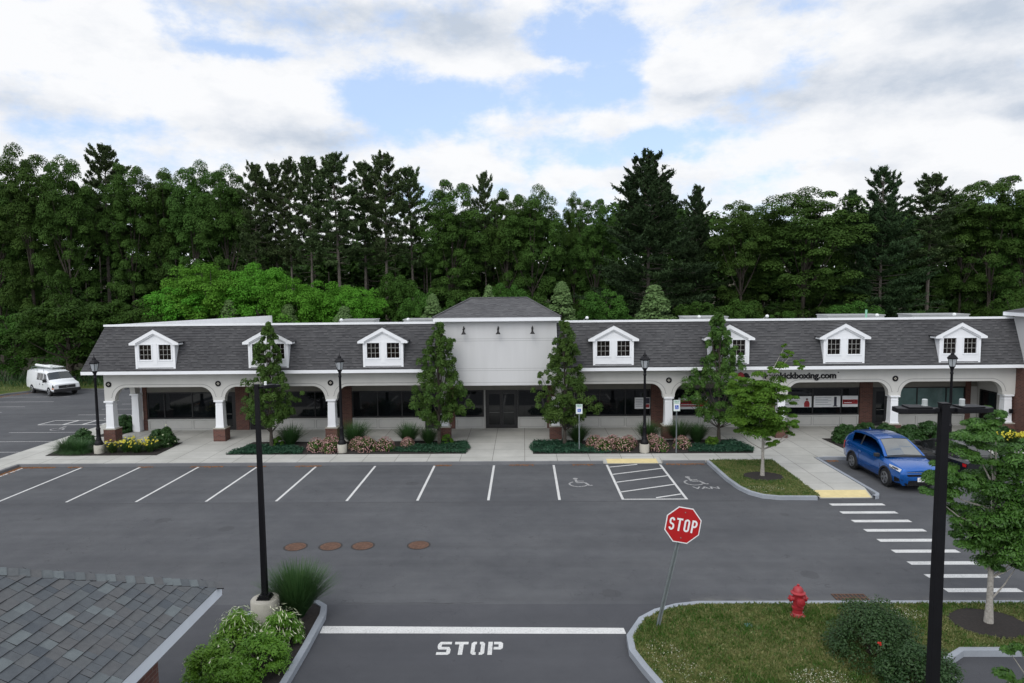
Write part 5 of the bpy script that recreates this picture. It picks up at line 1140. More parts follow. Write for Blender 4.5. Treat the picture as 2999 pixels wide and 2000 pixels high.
FOREST = [
('oak',-58.9,76,21.2,3.4,"dark leafy tree half cut off by the left edge of the photo"),
('oak',-53.6,74,23.6,2.9,"tall round-topped leafy tree above the white van, highest at far left"),
('oak',-48.7,73,22.8,2.5,"tall leafy tree standing just left of the lone pine tip"),
('pine',-48.9,80,24.8,2.1,"lone pine whose pale tip sticks out above leafy crowns at left"),
('oak',-43.7,76,22.3,2.5,"leafy tree above the left end of the grey roof, right of the lone pine tip"),
('oak',-40.9,78,22.3,2.5,"leafy tree behind the first dormer, with flat even top"),
('oak',-36.4,76,22.3,2.6,"leafy tree behind and right of the first dormer"),
('oak',-32.4,75,21.9,2.6,"leafy tree just left of the row of bare-trunked pines"),
('pine',-29.0,74,21.3,1.6,"bare-trunked pine nearest the leafy trees, first of the pine row"),
('pine',-27.4,76,21.9,1.4,"slim bare-trunked pine above the bright green maples, second of the pine row"),
('pine',-25.1,74,21.8,1.5,"bare-trunked pine above the end of the white parapet, third of the pine row"),
('pine',-22.6,73,21.8,1.7,"bare-trunked pine just left of the pine standing apart"),
('pine',-19.3,72,21.8,2.1,"tall pine standing apart with sky on both sides of its open top"),
('pine',-17.3,75,21.6,1.9,"bushy-topped pine right of the pine that stands apart"),
('pine',-14.8,74,22.3,1.9,"tallest pine of the row, above the third dormer"),
('pine',-12.2,76,21.2,1.7,"last pine of the row, with thin top left of a round leafy crown"),
('oak',-7.9,76,20.0,3.1,"round leafy tree above the left end of the small tower roof"),
('pine',-4.2,78,20.7,1.2,"spindly pine with thin sparse top behind the tower"),
('oak',-1.9,77,19.3,2.2,"small leafy crown between the spindly pine and the tower's right end"),
('oak',1.1,76,19.0,2.6,"leafy tree above the right end of the tower roof"),
('oak',5.9,80,19.2,1.4,"narrow leafy tree standing alone before the gap of sky"),
('oak',8.2,78,18.2,2.1,"low dark leafy tree on the left flank of the huge pine"),
('bigpine',13.1,72,21.7,5.6,"huge dark broad pine, the biggest tree, right of the tower"),
('bigpine',19.5,78,19.0,3.0,"lower dark pine leaning out from the huge pine's right flank"),
('oak',24.0,76,17.6,2.9,"leafy tree in the dip between the huge pine and a wide crown"),
('oak',30.4,75,18.5,4.7,"wide leafy crown with a forked bare trunk showing under it"),
('bigpine',37.7,73,19.8,4.4,"broad dark pine above the sixth dormer"),
('pine',43.8,75,19.6,2.1,"narrow pine between the broad pine and the right-hand leafy trees"),
('oak',48.6,77,18.7,2.5,"leafy tree above the last dormer, lower than its right neighbour"),
('oak',50.5,75,19.6,3.8,"big round leafy tree near the right edge of the photo"),
('oak',52.8,73,17.5,2.4,"leafy tree cut off by the right edge of the photo"),
('maple',-32.9,64,8.6,3.0,"bright green bushy tree behind the white parapet, leftmost of the bright ones"),
('maple',-30.3,66,10.6,3.7,"bright green bushy tree with a high top, second from left of the bright ones"),
('maple',-25.8,66,10.9,3.3,"tallest bright green bushy tree, below the slim pines"),
('maple',-22.1,65,9.1,2.7,"bright green bushy tree above the end of the white parapet"),
('maple',-19.6,67,9.1,3.2,"bright green bushy tree below the pine that stands apart"),
('maple',-16.2,66,8.2,2.4,"bright green bushy tree, rightmost of the bright ones"),
('shrub',-46.9,62,6.1,2.6,"dark low tree at the wood's edge directly behind the van's rear"),
('shrub',-40.6,60,7.4,3.6,"dark green rounded low tree right above the white van"),
('shrub',-37.7,62,7.3,2.8,"dark low tree beside the left end of the grey roof"),
('shrub',-34.6,62,7.3,2.3,"dark low tree showing just over the left end of the parapet"),
('shrub',-12.9,69,9.6,2.6,"mid green understorey tree below the tallest pine of the row"),
('shrub',-9.9,66,7.9,1.9,"low green tree between the third dormer and the tower"),
('shrub',-6.0,66,7.1,1.9,"low green tree showing over the left slope of the tower roof"),
('shrub',-1.7,68,8.5,2.4,"green understorey tree directly above the tower ridge"),
('shrub',1.0,66,6.7,1.7,"low green tree showing over the right slope of the tower roof"),
('shrub',7.8,66,7.7,2.6,"rounded green low tree between the two largest pale conical trees"),
('shrub',16.9,66,6.6,2.4,"low green tree just right of the largest pale conical tree"),
('shrub',20.8,66,6.8,2.5,"low green tree over the roof above the fifth dormer"),
('shrub',24.8,65,5.6,2.0,"lowest green shrub showing over the roof between fifth and sixth dormers"),
('shrub',31.8,66,6.5,2.6,"green low tree over the roof above the sixth dormer"),
('shrub',38.4,67,5.4,2.2,"low shrub at the foot of the narrow pine at right"),
('shrub',47.0,66,7.0,2.2,"green low tree above the corner tower at the right edge"),
('cone',-27.3,63,7.2,1.4,"pale conical tree behind the parapet, leftmost of the pale ones"),
('cone',-21.8,63,6.8,1.5,"pale conical tree just behind the parapet's right end"),
('cone',-16.6,63,6.5,1.5,"lowest pale conical tree, behind the roof left of the third dormer"),
('cone',-8.4,63,7.6,1.3,"pale conical tree touching the left end of the tower roof"),
('cone',-3.2,63,8.3,1.1,"slim pale conical tree poking out behind the tower ridge"),
('cone',3.5,63,8.6,1.6,"tall pale conical tree touching the right end of the tower roof"),
('cone',12.0,63,8.2,2.1,"largest pale conical tree, above the fourth dormer's right side"),
]
rt = random.Random(3); cnt = {}
for kind, x, y, h, r, lab in FOREST:
    k = cnt.get(kind, 0); cnt[kind] = k+1; tm, cm, H0, R0 = proto(kind, k % NV[kind])
    T = tree_root(NAMES[kind], lab, (x, y, -.05), GROUPS[kind]); T.rotation_euler = (0, 0, rt.uniform(0, 6.28)); s = r/R0*(1.4 if kind == 'cone' else 1.15 if kind == 'oak' else 1.36 if kind == 'pine' else 1.04); T.scale = (s, s, h/H0)
    put('trunk', tm, T); put('crown', cm, T)

# the wood behind, which reads as one dark mass
rng = np.random.default_rng(77)
K = 3000; cx = rng.uniform(-105, 105, K); cy = rng.uniform(85, 106, K); top = np.interp(cx*95/cy, [-80, -40, -36, -14, -10, 3, 6, 12, 26, 32, 40, 90], [21.5, 21.5, 14.2, 14.2, 18.5, 18.0, 16.2, 18.6, 18.6, 16.8, 18.0, 18.0]) - 2.0 + 1.6*rng.random(K) + 8.2*0; top = 8.2 + (top-8.2)*cy/95; cz = top*rng.random(K)**.85
C, Nn, A, L_, W_, Tt = clumps(rng, np.stack([cx, cy, cz], 1), 1.3 + 1.3*rng.random(K), 120, .36, .6, .8, .6)
me = cards('distant_wood', C, Nn, A, L_, W_, Tt*.6, 'leaf_oak'); link('distant_wood', me, kind='stuff')
mb = MB()
for k in range(120):
    x, y = rng.uniform(-80, 80), rng.uniform(84, 104); h = rng.uniform(9, 14); mb.tube([(x, y, -.1), (x+rng.normal()*.3, y, h)], [.16, .07], 5)
mb.build('distant_trunks', 'bark_pine', None, kind='stuff')
K = 420; cx = rng.uniform(-85, 85, K); cy = rng.uniform(66, 86, K); cz = rng.random(K)*3.4; far = cx < -34
C, Nn, A, L_, W_, Tt = clumps(rng, np.stack([cx, cy, cz], 1), .8 + 1.1*rng.random(K), 110, .16, .55, .8, .6)
link('undergrowth', cards('undergrowth', C, Nn, A, L_, W_, Tt*.7, 'leaf_shrub'), kind='stuff')
# weeds along the edge of the wood at left
n = 5200; c = np.stack([rng.uniform(-75, -33.5, n), 56.0 + 6*rng.random(n)**.8, np.full(n, .15)], 1); hh = .12 + .5*rng.random(n)*(c[:, 1]-55)/6
c[:, 2] += hh*.9; link('tall_weeds', cards('tall_weeds', c, rng.normal(size=(n, 3))*np.array([1, 1, .3]), np.array([0, 0, 1])+rng.normal(size=(n, 3))*.25, hh, .03, rng.random(n), 'blade'), kind='stuff')
n = 5000; c = np.stack([rng.uniform(-75, -41.6, n), rng.uniform(46, 57, n), np.full(n, .16)], 1); hh = .04 + .09*rng.random(n)
c[:, 2] += hh*.7; link('meadow_grass', cards('meadow_grass', c, rng.normal(size=(n, 3))*np.array([1, 1, .3]), np.array([0, 0, 1])+rng.normal(size=(n, 3))*.35, hh, .025, rng.random(n), 'blade_lawn'), kind='stuff')

# ---- pear trees in the front beds
def pear(seed, H=6.4, R=1.35, base=1.0, K=270, per=150):
    rng = np.random.default_rng(seed); u = rng.random(K)**1.15; prof = np.interp(u, [0, .12, .30, .55, .8, 1], [.55, .95, 1.0, .62, .40, .10]); a = rng.random(K)*6.283
    r = R*prof*(.30+.74*rng.random(K)**.7); c = np.stack([np.cos(a)*r, np.sin(a)*r, base + (H-base)*(.03+.95*u)], 1); c[:, 0] += .10*np.sin(c[:, 2]*1.9+seed)
    rad = (.08 + .15*rng.random(K))*(.75+.5*(1-u)); c[:, :2] *= (1 + .22*np.sin(3*np.arctan2(c[:, 1], c[:, 0]) + c[:, 2]*2.3 + seed))[:, None]
    for k in range(3):                                      # stray long shoots
        i = rng.integers(0, K); c[i, :2] *= 1.45; rad[i] *= .8
    t = trunk_mesh(rng, H, .085, .006, .92, c[rng.choice(K, 26, False)], 'bark_pale' if False else 'bark')
    return t, cards('crown', *clumps(rng, c, rad, per, .047, .55, 1.35, .45), 'leaf_pear')
for i, (x, y, H, R, lab) in enumerate(((-12.95, 34.2, 6.35, 1.32, 'narrow young pear tree in front of the second dormer'), (-4.38, 34.5, 6.35, 1.45, 'narrow young pear tree at the left corner of the tower'), (2.05, 34.3, 6.4, 1.45, 'narrow young pear tree at the right corner of the tower'), (9.90, 34.5, 6.65, 1.5, 'narrow young pear tree in front of the fifth dormer'))):
    T = tree_root('pear_tree', lab, (x, y, .14), 'pear trees in the front beds'); t, c = pear(40+i, H, R); put('trunk', t, T); put('crown', c, T)

# ---- young tree on the small lawn beside the walk
def shaped_tree(seed, spec, per, leaf, mat, bark, H, r0, aspect=.5, flat=.7, up=.7, droop=False):
    rng = np.random.default_rng(seed); c = []; rad = []
    for x, y, z, r, n in spec:
        for k in range(n):
            d = sph(rng, 1)[0]*rng.random()**.4; c.append((x+d[0]*r, y+d[1]*r, z+d[2]*r*.8)); rad.append(r*(.26+.22*rng.random()))
    c = np.array(c); rad = np.array(rad); C, Nn, A, L_, W_, Tt = clumps(rng, c, rad, per, leaf, aspect, flat, up)
    if droop: A = A*np.array([1, 1, .4]) + np.array([0, 0, -.55])
    return trunk_mesh(rng, H, r0, .006, .9, c[rng.choice(len(c), min(len(c), 22), False)], bark, 9, .80), cards('crown', C, Nn, A, L_, W_, Tt, mat)
T = tree_root('young_tree', 'young tree with a pale trunk in a mulch ring on the small lawn', (10.02, 28.45, .13))
t, c = shaped_tree(60, [(0, 0, 2.0, .85, 16), (.35, 0, 1.75, .5, 6), (-.1, 0, 2.5, 1.15, 26), (-.3, 0, 3.2, 1.1, 22), (.2, 0, 3.7, .85, 14), (-1.05, -.2, 3.55, .62, 10), (-1.2, 0, 4.05, .38, 6), (.55, 0, 4.5, .5, 8), (.85, 0, 5.15, .27, 6), (1.45, 0, 4.72, .30, 5), (.9, 0, 2.3, .5, 8), (1.0, 0, 3.3, .45, 6), (-.9, 0, 2.1, .5, 6), (1.1, .1, 1.75, .3, 3), (.8, 0, 5.5, .12, 2)], 330, .050, 'leaf_young', 'bark_pale', 5.0, .075, .5, .5)
put('trunk', t, T); put('crown', c, T)
T = tree_root('young_tree', 'street tree with spotted pale trunk in a mulch ring by the crosswalk', (10.97, 15.80, .13))
t, c = shaped_tree(61, [(0, 0, 1.95, .70, 14), (.5, 0, 1.55, .45, 7), (-.45, 0, 2.1, .5, 8), (.15, 0, 3.0, 1.15, 34), (.3, 0, 2.3, .95, 22), (.15, 0, 1.7, .55, 9), (1.0, 0, 3.2, .9, 18), (-1.05, 0, 3.55, .55, 15), (-1.4, -.1, 3.25, .36, 8), (-.7, 0, 4.1, .60, 15), (-.45, 0, 4.6, .50, 14), (.1, 0, 3.7, .8, 16), (-.2, 0, 4.95, .3, 6), (-.1, .1, 4.85, .22, 3), (.55, 0, 4.0, .6, 8), (1.5, 0, 3.8, .5, 7), (-.85, 0, 2.65, .4, 5), (.9, 0, 1.65, .3, 3)], 360, .042, 'leaf_zelkova', 'bark_pale', 4.9, .080, .42, .45, .6, True)
put('trunk', t, T); put('crown', c, T)
T = tree_root('young_tree', 'top of a small leafy tree in the bottom right corner', (6.85, 8.5, .13))
t, c = shaped_tree(62, [(.1, 0, 2.6, .75, 16), (-.35, 0, 2.75, .4, 6), (-.45, 0, 3.3, .20, 4), (.15, 0, 3.2, .35, 5), (-.7, 0, 2.3, .3, 4)], 130, .044, 'leaf_zelkova', 'bark_pale', 3.2, .05, .5, .5, .6, True)
put('trunk', t, T); put('crown', c, T)

# ---- shrubs
def bush_mesh(seed, H, R, K, per, leaf, mat, aspect=.5, up=.7):
    rng = np.random.default_rng(seed); d = sph(rng, K); d[:, 2] = np.abs(d[:, 2])*1.15 - .15
    c = d*np.array([R, R, H*.86])*(.62+.26*rng.random(K))[:, None] + np.array([0, 0, H*.10]); c[:, 2] = np.maximum(c[:, 2], .06)
    rad = min(R, H)*(.20+.14*rng.random(K)); C, Nn, A, L_, W_, Tt = clumps(rng, c, rad, per, leaf, aspect, .85, up); keep = C[:, 2] > .01
    return cards('foliage', C[keep], Nn[keep], A[keep], L_[keep], W_[keep], Tt[keep], mat), rng
def stems(rng, H, R, n=9, mat='bark'):
    mb = MB()
    for k in range(n):
        a = rng.random()*6.283; r = R*(.2+.55*rng.random()); mb.tube([(0.03*math.cos(a), .03*math.sin(a), -.02), (r*.5*math.cos(a), r*.5*math.sin(a), H*.4), (r*math.cos(a), r*math.sin(a), H*.75)], [.014, .010, .004], 4)
    return mb.mesh('stems', mat)
def bush(name, label, cat, loc, seed, H, R, K, per, leaf, mat, group=None, aspect=.5, flowers=None):
    T = thing(name, label, cat, loc, 0, group); me, rng = bush_mesh(seed, H, R, K, per, leaf, mat, aspect); put('foliage', me, T); put('stems', stems(rng, H, R), T)
    if flowers:
        fm, n, fl, fw, mode = flowers; d = sph(rng, n); d[:, 2] = np.abs(d[:, 2])
        c = d*np.array([R, R, H])*(.94+.14*rng.random(n))[:, None]; c[:, 2] += .02
        if mode == 'spike': ax = d*np.array([1, 1, .2]) + np.array([0, 0, -.8]) + rng.normal(size=(n, 3))*.25
        else: ax = rng.normal(size=(n, 3))
        nr = d + rng.normal(size=(n, 3))*.4; ll = fl*(.6+.8*rng.random(n)); tn = rng.random(n)
        if n > 30: put('flowers', cards('flowers', c, nr, ax, ll, fw, tn, fm), T)
        else:                                                    # few enough to count: each bloom is a part
            for q in range(n):
                m5 = 5; o = put('flower', cards('flower', np.zeros((m5, 3)) + rng.normal(size=(m5, 3))*fw*.35, np.repeat(nr[q:q+1], m5, 0) + rng.normal(size=(m5, 3))*.4, np.repeat(ax[q:q+1], m5, 0) + rng.normal(size=(m5, 3))*(.3 if mode == 'spike' else .9), ll[q]*.8, fw*.7, np.full(m5, tn[q]), fm), T); o.location = c[q]
    return T
GS = 'spirea bushes on the left island'
bush('spirea_bush', 'bright green bush with many drooping white flower spikes, left of the pole base', 'bush', (-6.50, 14.75, .14), 70, .88, .58, 62, 90, .034, 'leaf_spirea', GS, .42, ('petal_white', 190, .060, .009, 'spike'))
bush('spirea_bush', 'bright green bush with white flower spikes, between the pole base and the kerb', 'bush', (-5.62, 14.95, .14), 71, .82, .52, 58, 90, .034, 'leaf_spirea', GS, .42, ('petal_white', 200, .060, .010, 'spike'))
bush('spirea_bush', 'bright green bush with hardly any flowers, beside the long kerb', 'bush', (-5.62, 13.80, .14), 72, .86, .60, 70, 95, .034, 'leaf_spirea', GS, .42, ('petal_white', 24, .045, .012, 'spike'))
bush('spirea_bush', 'bright green bush at the bottom of the photo nearest the shingled roof', 'bush', (-6.45, 13.25, .14), 73, 1.0, .62, 72, 95, .034, 'leaf_spirea', GS, .42, ('petal_white', 16, .045, .012, 'spike'))
bush('spirea_bush', 'bright green bush cut off by the bottom edge, between two other bushes', 'bush', (-5.95, 12.85, .14), 74, .86, .58, 64, 95, .034, 'leaf_spirea', GS, .42, ('petal_white', 16, .045, .012, 'spike'))

def tuft(seed, H, R, n, wd, mat='blade', arch=.55, seg=4):
    """ornamental grass: bent tapering blades"""
    rng = np.random.default_rng(seed); a = rng.random(n)*6.283; lo_ = math.atan2(R, H*.55)*1.25; inc = lo_*rng.random(n)**.62; ln = (H*np.cos(inc)**.5 + (R*1.15-H*.3)*np.sin(inc)).clip(.3*H)*(.72+.38*rng.random(n)); b0 = R*.30*rng.random(n)**.5
    V = []; F = []; T_ = []; t = np.linspace(0, 1, seg+1)
    for i in range(n):
        dx, dy = math.cos(a[i]), math.sin(a[i]); px, py = -dy, dx; o = len(V); w0 = wd*(.6+.8*rng.random()); tn = rng.random(); bend = arch*(.3+rng.random())*inc[i]; x_ = b0[i]; z_ = 0.; s_ = ln[i]/seg
        for k, q in enumerate(t):
            w_ = w0*(1-q)**.7 + .0012; V += [(dx*x_+px*w_, dy*x_+py*w_, z_), (dx*x_-px*w_, dy*x_-py*w_, z_)]; T_ += [tn*.7+.3*q]*2
            th = inc[i]*.75 + bend*q*1.6; x_ += s_*math.sin(th); z_ = max(.01, z_ + s_*math.cos(th))
        for k in range(seg): F.append((o+2*k, o+2*k+1, o+2*k+3, o+2*k+2))
    me = bpy.data.meshes.new('blades'); me.from_pydata(V, [], F); me.materials.append(MAT[mat]); at = me.attributes.new('tint', 'FLOAT', 'POINT'); at.data.foreach_set('value', T_); return me
def grass_clump(label, loc, seed, H, R, n, wd=.006, mat='blade', group=None, name='ornamental_grass', arch=.55):
    me = tuft(seed, H, R, n, wd, mat, arch); o = link(name, me, None, loc, 0, label=label, category='grass clump')
    if group: o['group'] = group
    return o
grass_clump('big fountain of ornamental grass at the tip of the left island', (-5.66, 16.25, .13), 80, 1.22, .58, 2600, .0055)
GG = 'grass clumps behind the front beds'
for i, (x, y, H, R, lab) in enumerate(((-12.15, 34.75, 1.0, .62, 'grass clump right of the trunk of the leftmost pear tree'), (-8.80, 34.8, 1.15, .72, 'grass clump in front of the third arcade column, behind a lamp post'), (-6.00, 34.8, 1.05, .55, 'grass clump alone in front of the wide dark shop window left of the tower'), (-4.95, 34.75, .85, .48, 'dark grass clump just left of the trunk at the tower\'s left corner'),
        (2.75, 34.7, .95, .5, 'dark grass clump behind the left parking sign'), (6.40, 34.8, 1.05, .55, 'grass clump left of the column behind the right parking sign'), (7.95, 34.8, 1.1, .55, 'grass clump right of the column behind the right parking sign'), (8.85, 34.7, 1.0, .5, 'dark grass clump just left of the rightmost pear tree trunk'))):
    grass_clump(lab, (x, y, .15), 81+i, H, R, 850, .009, 'blade', GG)
for i, (x, y, R, lab) in enumerate(((-23.0, 33.45, .62, 'low mound of fine grass at the left tip of the corner bed'), (-22.25, 33.25, .66, 'low mound of fine grass next to the leftmost lamp post'))):
    grass_clump(lab, (x, y, .15), 95+i, .55, R, 1100, .008, 'blade', 'low grass mounds in the corner bed', 'grass_mound', .95)
# hydrangeas and hedge balls
GH = 'round green bushes by the shops'
for i, (x, y, H, R, lab, fl) in enumerate(((-23.15, 34.85, .86, .62, 'round green bush with few white blooms left of the corner column', 8), (-18.80, 34.60, 1.02, .70, 'round dark green bush between the corner column and the second column', 10), (-22.95, 38.3, .95, .6, 'dark bush behind the corner column, seen through the arch', 0),
        (16.35, 34.55, .98, .64, 'leftmost dark round bush of the row behind the blue car', 0), (17.42, 34.65, .98, .62, 'second dark round bush from the left behind the blue car', 0), (18.42, 34.5, .98, .62, 'third dark round bush from the left behind the blue car', 0), (19.42, 34.45, .98, .62, 'fourth dark round bush, below the arcade column behind the blue car', 0), (20.50, 34.5, 1.05, .68, 'largest round bush at the right end of the row, beside the light pole', 0),
        (23.1, 34.4, .75, .6, 'low dark bush behind the yellow flowers, left of its neighbour', 0), (24.25, 34.45, .72, .6, 'low dark bush behind the yellow flowers, against the brick wall', 0))):
    bush('round_bush', lab, 'bush', (x, y, .14), 110+i, H*1.08, R*1.06, 90, 95, .050, 'leaf_hydrangea', GH, .6, ('petal_white', fl, .05, .045, 'dot') if fl else None)
GP = 'pink flowering bushes in the front beds'
pinks = [(-10.35, 33.35, .5, 'pink bush farthest left, beside the creeping juniper'), (-9.75, 33.8, .52, 'pink bush behind the first two, left of the second lamp post'), (-9.55, 33.1, .5, 'pink bush right next to the left side of the second lamp post'), (-8.40, 33.7, .46, 'small pink bush right behind the second lamp post'), (-7.85, 33.3, .55, 'largest pink bush right of the second lamp post'), (-6.95, 33.4, .5, 'pink bush between the largest one and the right juniper patch'), (-5.95, 34.1, .36, 'small pale pink bush in front of a lone grass clump'),
         (3.50, 33.8, .46, 'pink bush just right of the left parking sign'), (3.90, 33.15, .48, 'front pink bush nearest the left parking sign'), (4.45, 33.85, .46, 'pink bush in the back row midway to the third lamp post'), (4.90, 33.2, .48, 'front pink bush left of the third lamp post'), (5.25, 33.9, .42, 'back pink bush just left of the third lamp post'), (6.40, 33.75, .5, 'back pink bush right of the third lamp post'), (6.55, 33.05, .52, 'front pink bush between the third lamp post and the right sign'), (7.80, 33.5, .46, 'pink bush on the right of the right parking sign')]
for i, (x, y, R, lab) in enumerate(pinks):
    bush('flowering_bush', lab, 'bush', (x, y, .14), 130+i, R*1.25, R, 30, 60, .042, 'leaf_pear', GP, .5, ('petal_pink', 430, .034, .026, 'dot'))
for x, y, lab, s in ((-12.75, 34.5, 'small light green shrub at the foot of the leftmost pear tree', 160), (-4.0, 34.7, 'small light green shrub at the foot of the pear tree left of the tower', 161), (9.45, 34.1, 'small light green shrub at the foot of the rightmost pear tree', 162)):
    bush('small_shrub', lab, 'shrub', (x, y, .14), s, .55, .36, 24, 50, .045, 'leaf_young', 'small green shrubs under the pear trees')
bush('rose_bush', 'big dark rose bush with one red bloom on the right-hand lawn', 'bush', (7.50, 14.35, .12), 170, 1.30, 1.05, 130, 120, .026, 'leaf_rose', None, .6, ('petal_red', 1, .035, .035, 'dot'))
for o in COL.objects:
    if o.name.startswith('flower') and o.parent and o.parent.name.startswith('rose_bush'): o.location = (-.30, -.86, .78)
bush('rose_bush', 'dark rose bush spilling toward the bottom edge behind the right light pole', 'bush', (7.75, 13.0, .12), 171, 1.05, .85, 90, 110, .026, 'leaf_rose', None, .6)
# day lilies
for i, (x, y, lab) in enumerate(((-20.55, 33.2, 'clump of yellow lilies touching the leftmost lamp post'), (-19.95, 33.35, 'second clump of yellow lilies from the leftmost lamp post'), (-19.35, 33.2, 'fullest clump of yellow lilies in the middle of the corner bed'), (-18.75, 33.35, 'clump of yellow lilies at the right end of the corner bed'), (-20.1, 34.0, 'back clump of yellow lilies before the corner column'), (-18.95, 34.05, 'back clump of yellow lilies below the round bush'),
        (23.6, 33.7, 'clump of yellow lilies by the right edge, nearest the parked cars'), (24.3, 33.75, 'clump of yellow lilies by the right edge, between two others'), (24.95, 33.7, 'clump of yellow lilies by the right edge, farthest right'))):
    T = thing('day_lily', lab, 'flowers', (x, y, .14), 0, 'clumps of yellow day lilies'); put('leaves', tuft(180+i, .62, .42, 240, .011, 'blade_lily', .9), T)
    rng = np.random.default_rng(190+i); n = 17 if i < 6 else 34; a = rng.random(n)*6.283; r = .40*rng.random(n)**.6; c = np.stack([np.cos(a)*r, np.sin(a)*r, .32+.32*rng.random(n)], 1);
    fmesh = [cards('flower', rng.normal(size=(5, 3))*.012, np.array([0, -.5, .8])+rng.normal(size=(5, 3))*.5, rng.normal(size=(5, 3)), .055, .024, rng.random(5), 'petal_yellow') for _ in range(4)]
    for q in range(n): o = put('flower', fmesh[q % 4], T); o.location = c[q]

# ---- ground cover
from mathutils.geometry import intersect_point_line
def inside(P, x, y):
    r = np.zeros(len(x), bool); j = len(P)-1
    for i in range(len(P)):
        xi, yi = P[i]; xj, yj = P[j]; c = ((yi > y) != (yj > y)) & (x < (xj-xi)*(y-yi)/((yj-yi) if abs(yj-yi) > 1e-9 else 1e-9)+xi); r ^= c; j = i
    return r
def scatter(P, n, seed, box=None):
    rng = np.random.default_rng(seed); xs = [p[0] for p in P]; ys = [p[1] for p in P]; b = box or (min(xs), max(xs), min(ys), max(ys))
    x = rng.uniform(b[0], b[1], n); y = rng.uniform(b[2], b[3], n); k = inside(P, x, y); return x[k], y[k], rng
def juniper(P, n, seed):
    x, y, rng = scatter(P, n, seed); m = len(x); z = .16 + .16*rng.random(m)*(.6+.4*np.sin(x*3.1)*np.sin(y*4.3))
    a = rng.random(m)*6.283; ax = np.stack([np.cos(a), np.sin(a), .15+.5*rng.random(m)], 1); link('creeping_juniper', cards('creeping_juniper', np.stack([x, y, z], 1), np.array([0, 0, 1])+rng.normal(size=(m, 3))*.5, ax, .055+.05*rng.random(m), .018, rng.random(m), 'leaf_juniper'), kind='stuff')
juniper([(-14.65, 32.64), (-10.9, 32.64), (-11.1, 33.7), (-13, 34.7), (-14.2, 34.4)], 6500, 200); juniper([(-6.7, 32.9), (-2.85, 32.62), (-2.7, 33.6), (-3.05, 35.2), (-6.2, 33.9)], 6500, 201)
juniper([(.2, 33.6), (.45, 32.5), (4.6, 32.5), (3.2, 33.4), (2.6, 35), (.5, 35.2)], 6500, 202); juniper([(7.9, 32.6), (11.0, 32.5), (11.25, 33.2), (10.9, 35.2), (9.9, 34.6), (8.3, 33.8)], 6500, 203)
def lawn_blades(P, n, seed, box=None, h=.05, z0=.128):
    x, y, rng = scatter(P, n, seed, box); kk = ((x-10.02)/.8)**2+((y-28.35)/.66)**2 > 1; kk &= ((x-10.95)/.84)**2+((y-15.78)/.70)**2 > 1; x, y = x[kk], y[kk]; m = len(x); patch = .6*np.sin(x*1.7+seed)*np.sin(y*2.3+1.3*x) + .7*np.sin(x*6.1+2*np.sin(y*3.3))*np.sin(y*7.3+1.7*np.sin(x*4.1)) + rng.normal(size=m)*.4; hh = h*(.5+rng.random(m))*(1+.25*patch)
    c = np.stack([x, y, z0+hh*.8], 1); link('lawn_grass', cards('lawn_grass', c, rng.normal(size=(m, 3))*np.array([1, 1, .25]), np.array([0, 0, 1.])+rng.normal(size=(m, 3))*.6, hh, .012, .42-.30*patch+.28*rng.normal(size=m), 'blade_lawn'), kind='stuff')
lawn_blades(lawn_R, 90000, 210, (2.2, 13.5, 11.5, 16.9), .038); lawn_blades(gi, 14000, 211, None, .035, .126)
def dots(P, n, seed, mat, name, size, z, box=None, hz=.05):
    x, y, rng = scatter(P, n, seed, box); m = len(x); c = np.stack([x, y, z+hz*rng.random(m)], 1)
    link(name, cards(name, c, np.array([0, 0, 1.])+rng.normal(size=(m, 3))*.5, rng.normal(size=(m, 3)), size*(.6+.7*rng.random(m)), size*.8, rng.random(m), mat), kind='stuff')
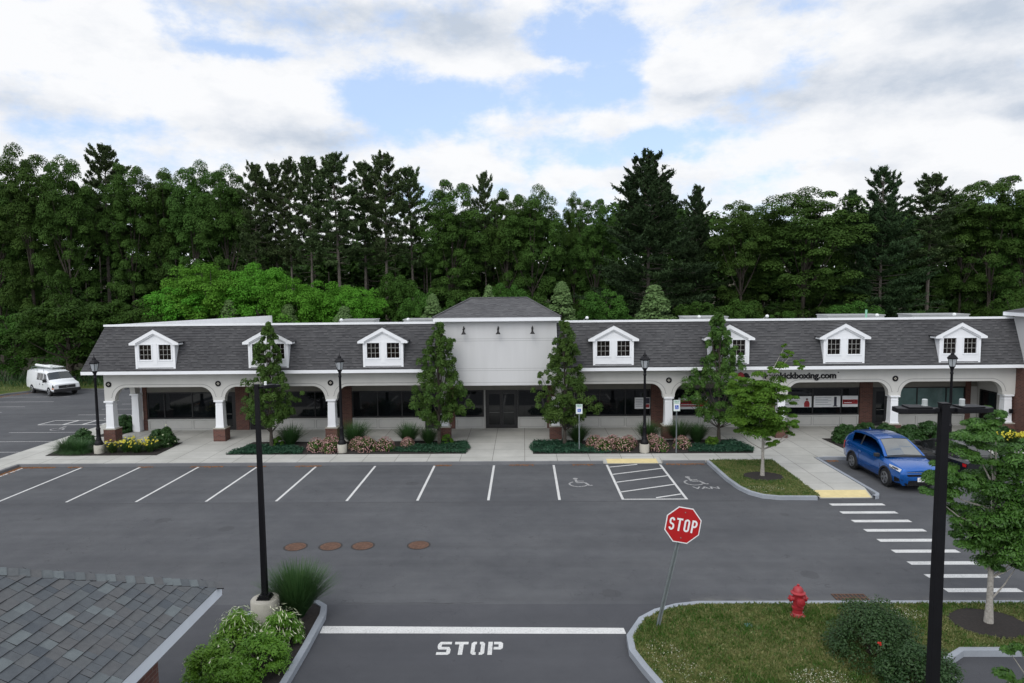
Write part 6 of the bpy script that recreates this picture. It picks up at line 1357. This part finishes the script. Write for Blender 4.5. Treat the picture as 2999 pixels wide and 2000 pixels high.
dots([(2.7, 14.9), (3.2, 15.0), (3.6, 13.9), (4.3, 13.2), (4.4, 12.4), (2.9, 12.6), (2.62, 14)], 620, 220, 'petal_clover', 'clover_flowers', .011, .17); dots(ring(6.0, 13.45, .62, .32, 4), 330, 221, 'petal_clover', 'clover_flowers', .012, .17); dots(ring(8.8, 16.2, .9, .35, 5), 420, 222, 'petal_clover', 'clover_flowers', .012, .17); dots(ring(9.4, 26.4, .8, .4, 6), 150, 223, 'petal_clover', 'clover_flowers', .016, .17)
# leaf litter washed up along the kerbs
rng = np.random.default_rng(230); X_, Y_ = [], []
for x0, x1, n in ((-23.4, -21.9, 300), (-21.3, -20.6, 70), (-15.5, -14.0, 120), (-10.6, -9.4, 110), (-4.2, -3.4, 80), (-.7, .4, 110), (-18, -17.3, 60), (6.5, 8.2, 170), (2.2, 3.2, 70), (-12.9, -12.0, 70)):
    X_.append(rng.uniform(x0, x1, n)); Y_.append(30.98 - np.abs(rng.normal(size=n))*.10)
n = 520; t = rng.random(n); X_.append(-23.62 + np.abs(rng.normal(size=n))*.14); Y_.append(28.2 + 2.8*t)
n = 500; X_.append(-41.2 + np.abs(rng.normal(size=n))*.25 + 1.4*(t[:n]**3)); Y_.append(50.0 + 4.6*t[:n]); n = 60; X_.append(rng.uniform(14.0, 14.5, n)); Y_.append(rng.uniform(31.2, 31.45, n))
x, y = np.concatenate(X_), np.concatenate(Y_); m = len(x)
link('leaf_litter', cards('leaf_litter', np.stack([x, y, np.full(m, .009)], 1), np.array([0, 0, 1.])+rng.normal(size=(m, 3))*.15, rng.normal(size=(m, 3)), .030+.04*rng.random(m), .022, rng.random(m), 'litter_orange'), kind='stuff')
n = 900; x = np.concatenate([rng.normal(size=n)*.3+10.02, rng.normal(size=n)*.34+10.95]); y = np.concatenate([rng.normal(size=n)*.25+28.35, rng.normal(size=n)*.28+15.78])
link('bark_chips', cards('bark_chips', np.stack([x, y, np.full(2*n, .162)], 1), np.array([0, 0, 1.])+rng.normal(size=(2*n, 3))*.5, rng.normal(size=(2*n, 3)), .022, .009, rng.random(2*n)*.5, 'twig_grey'), kind='stuff') if False else None
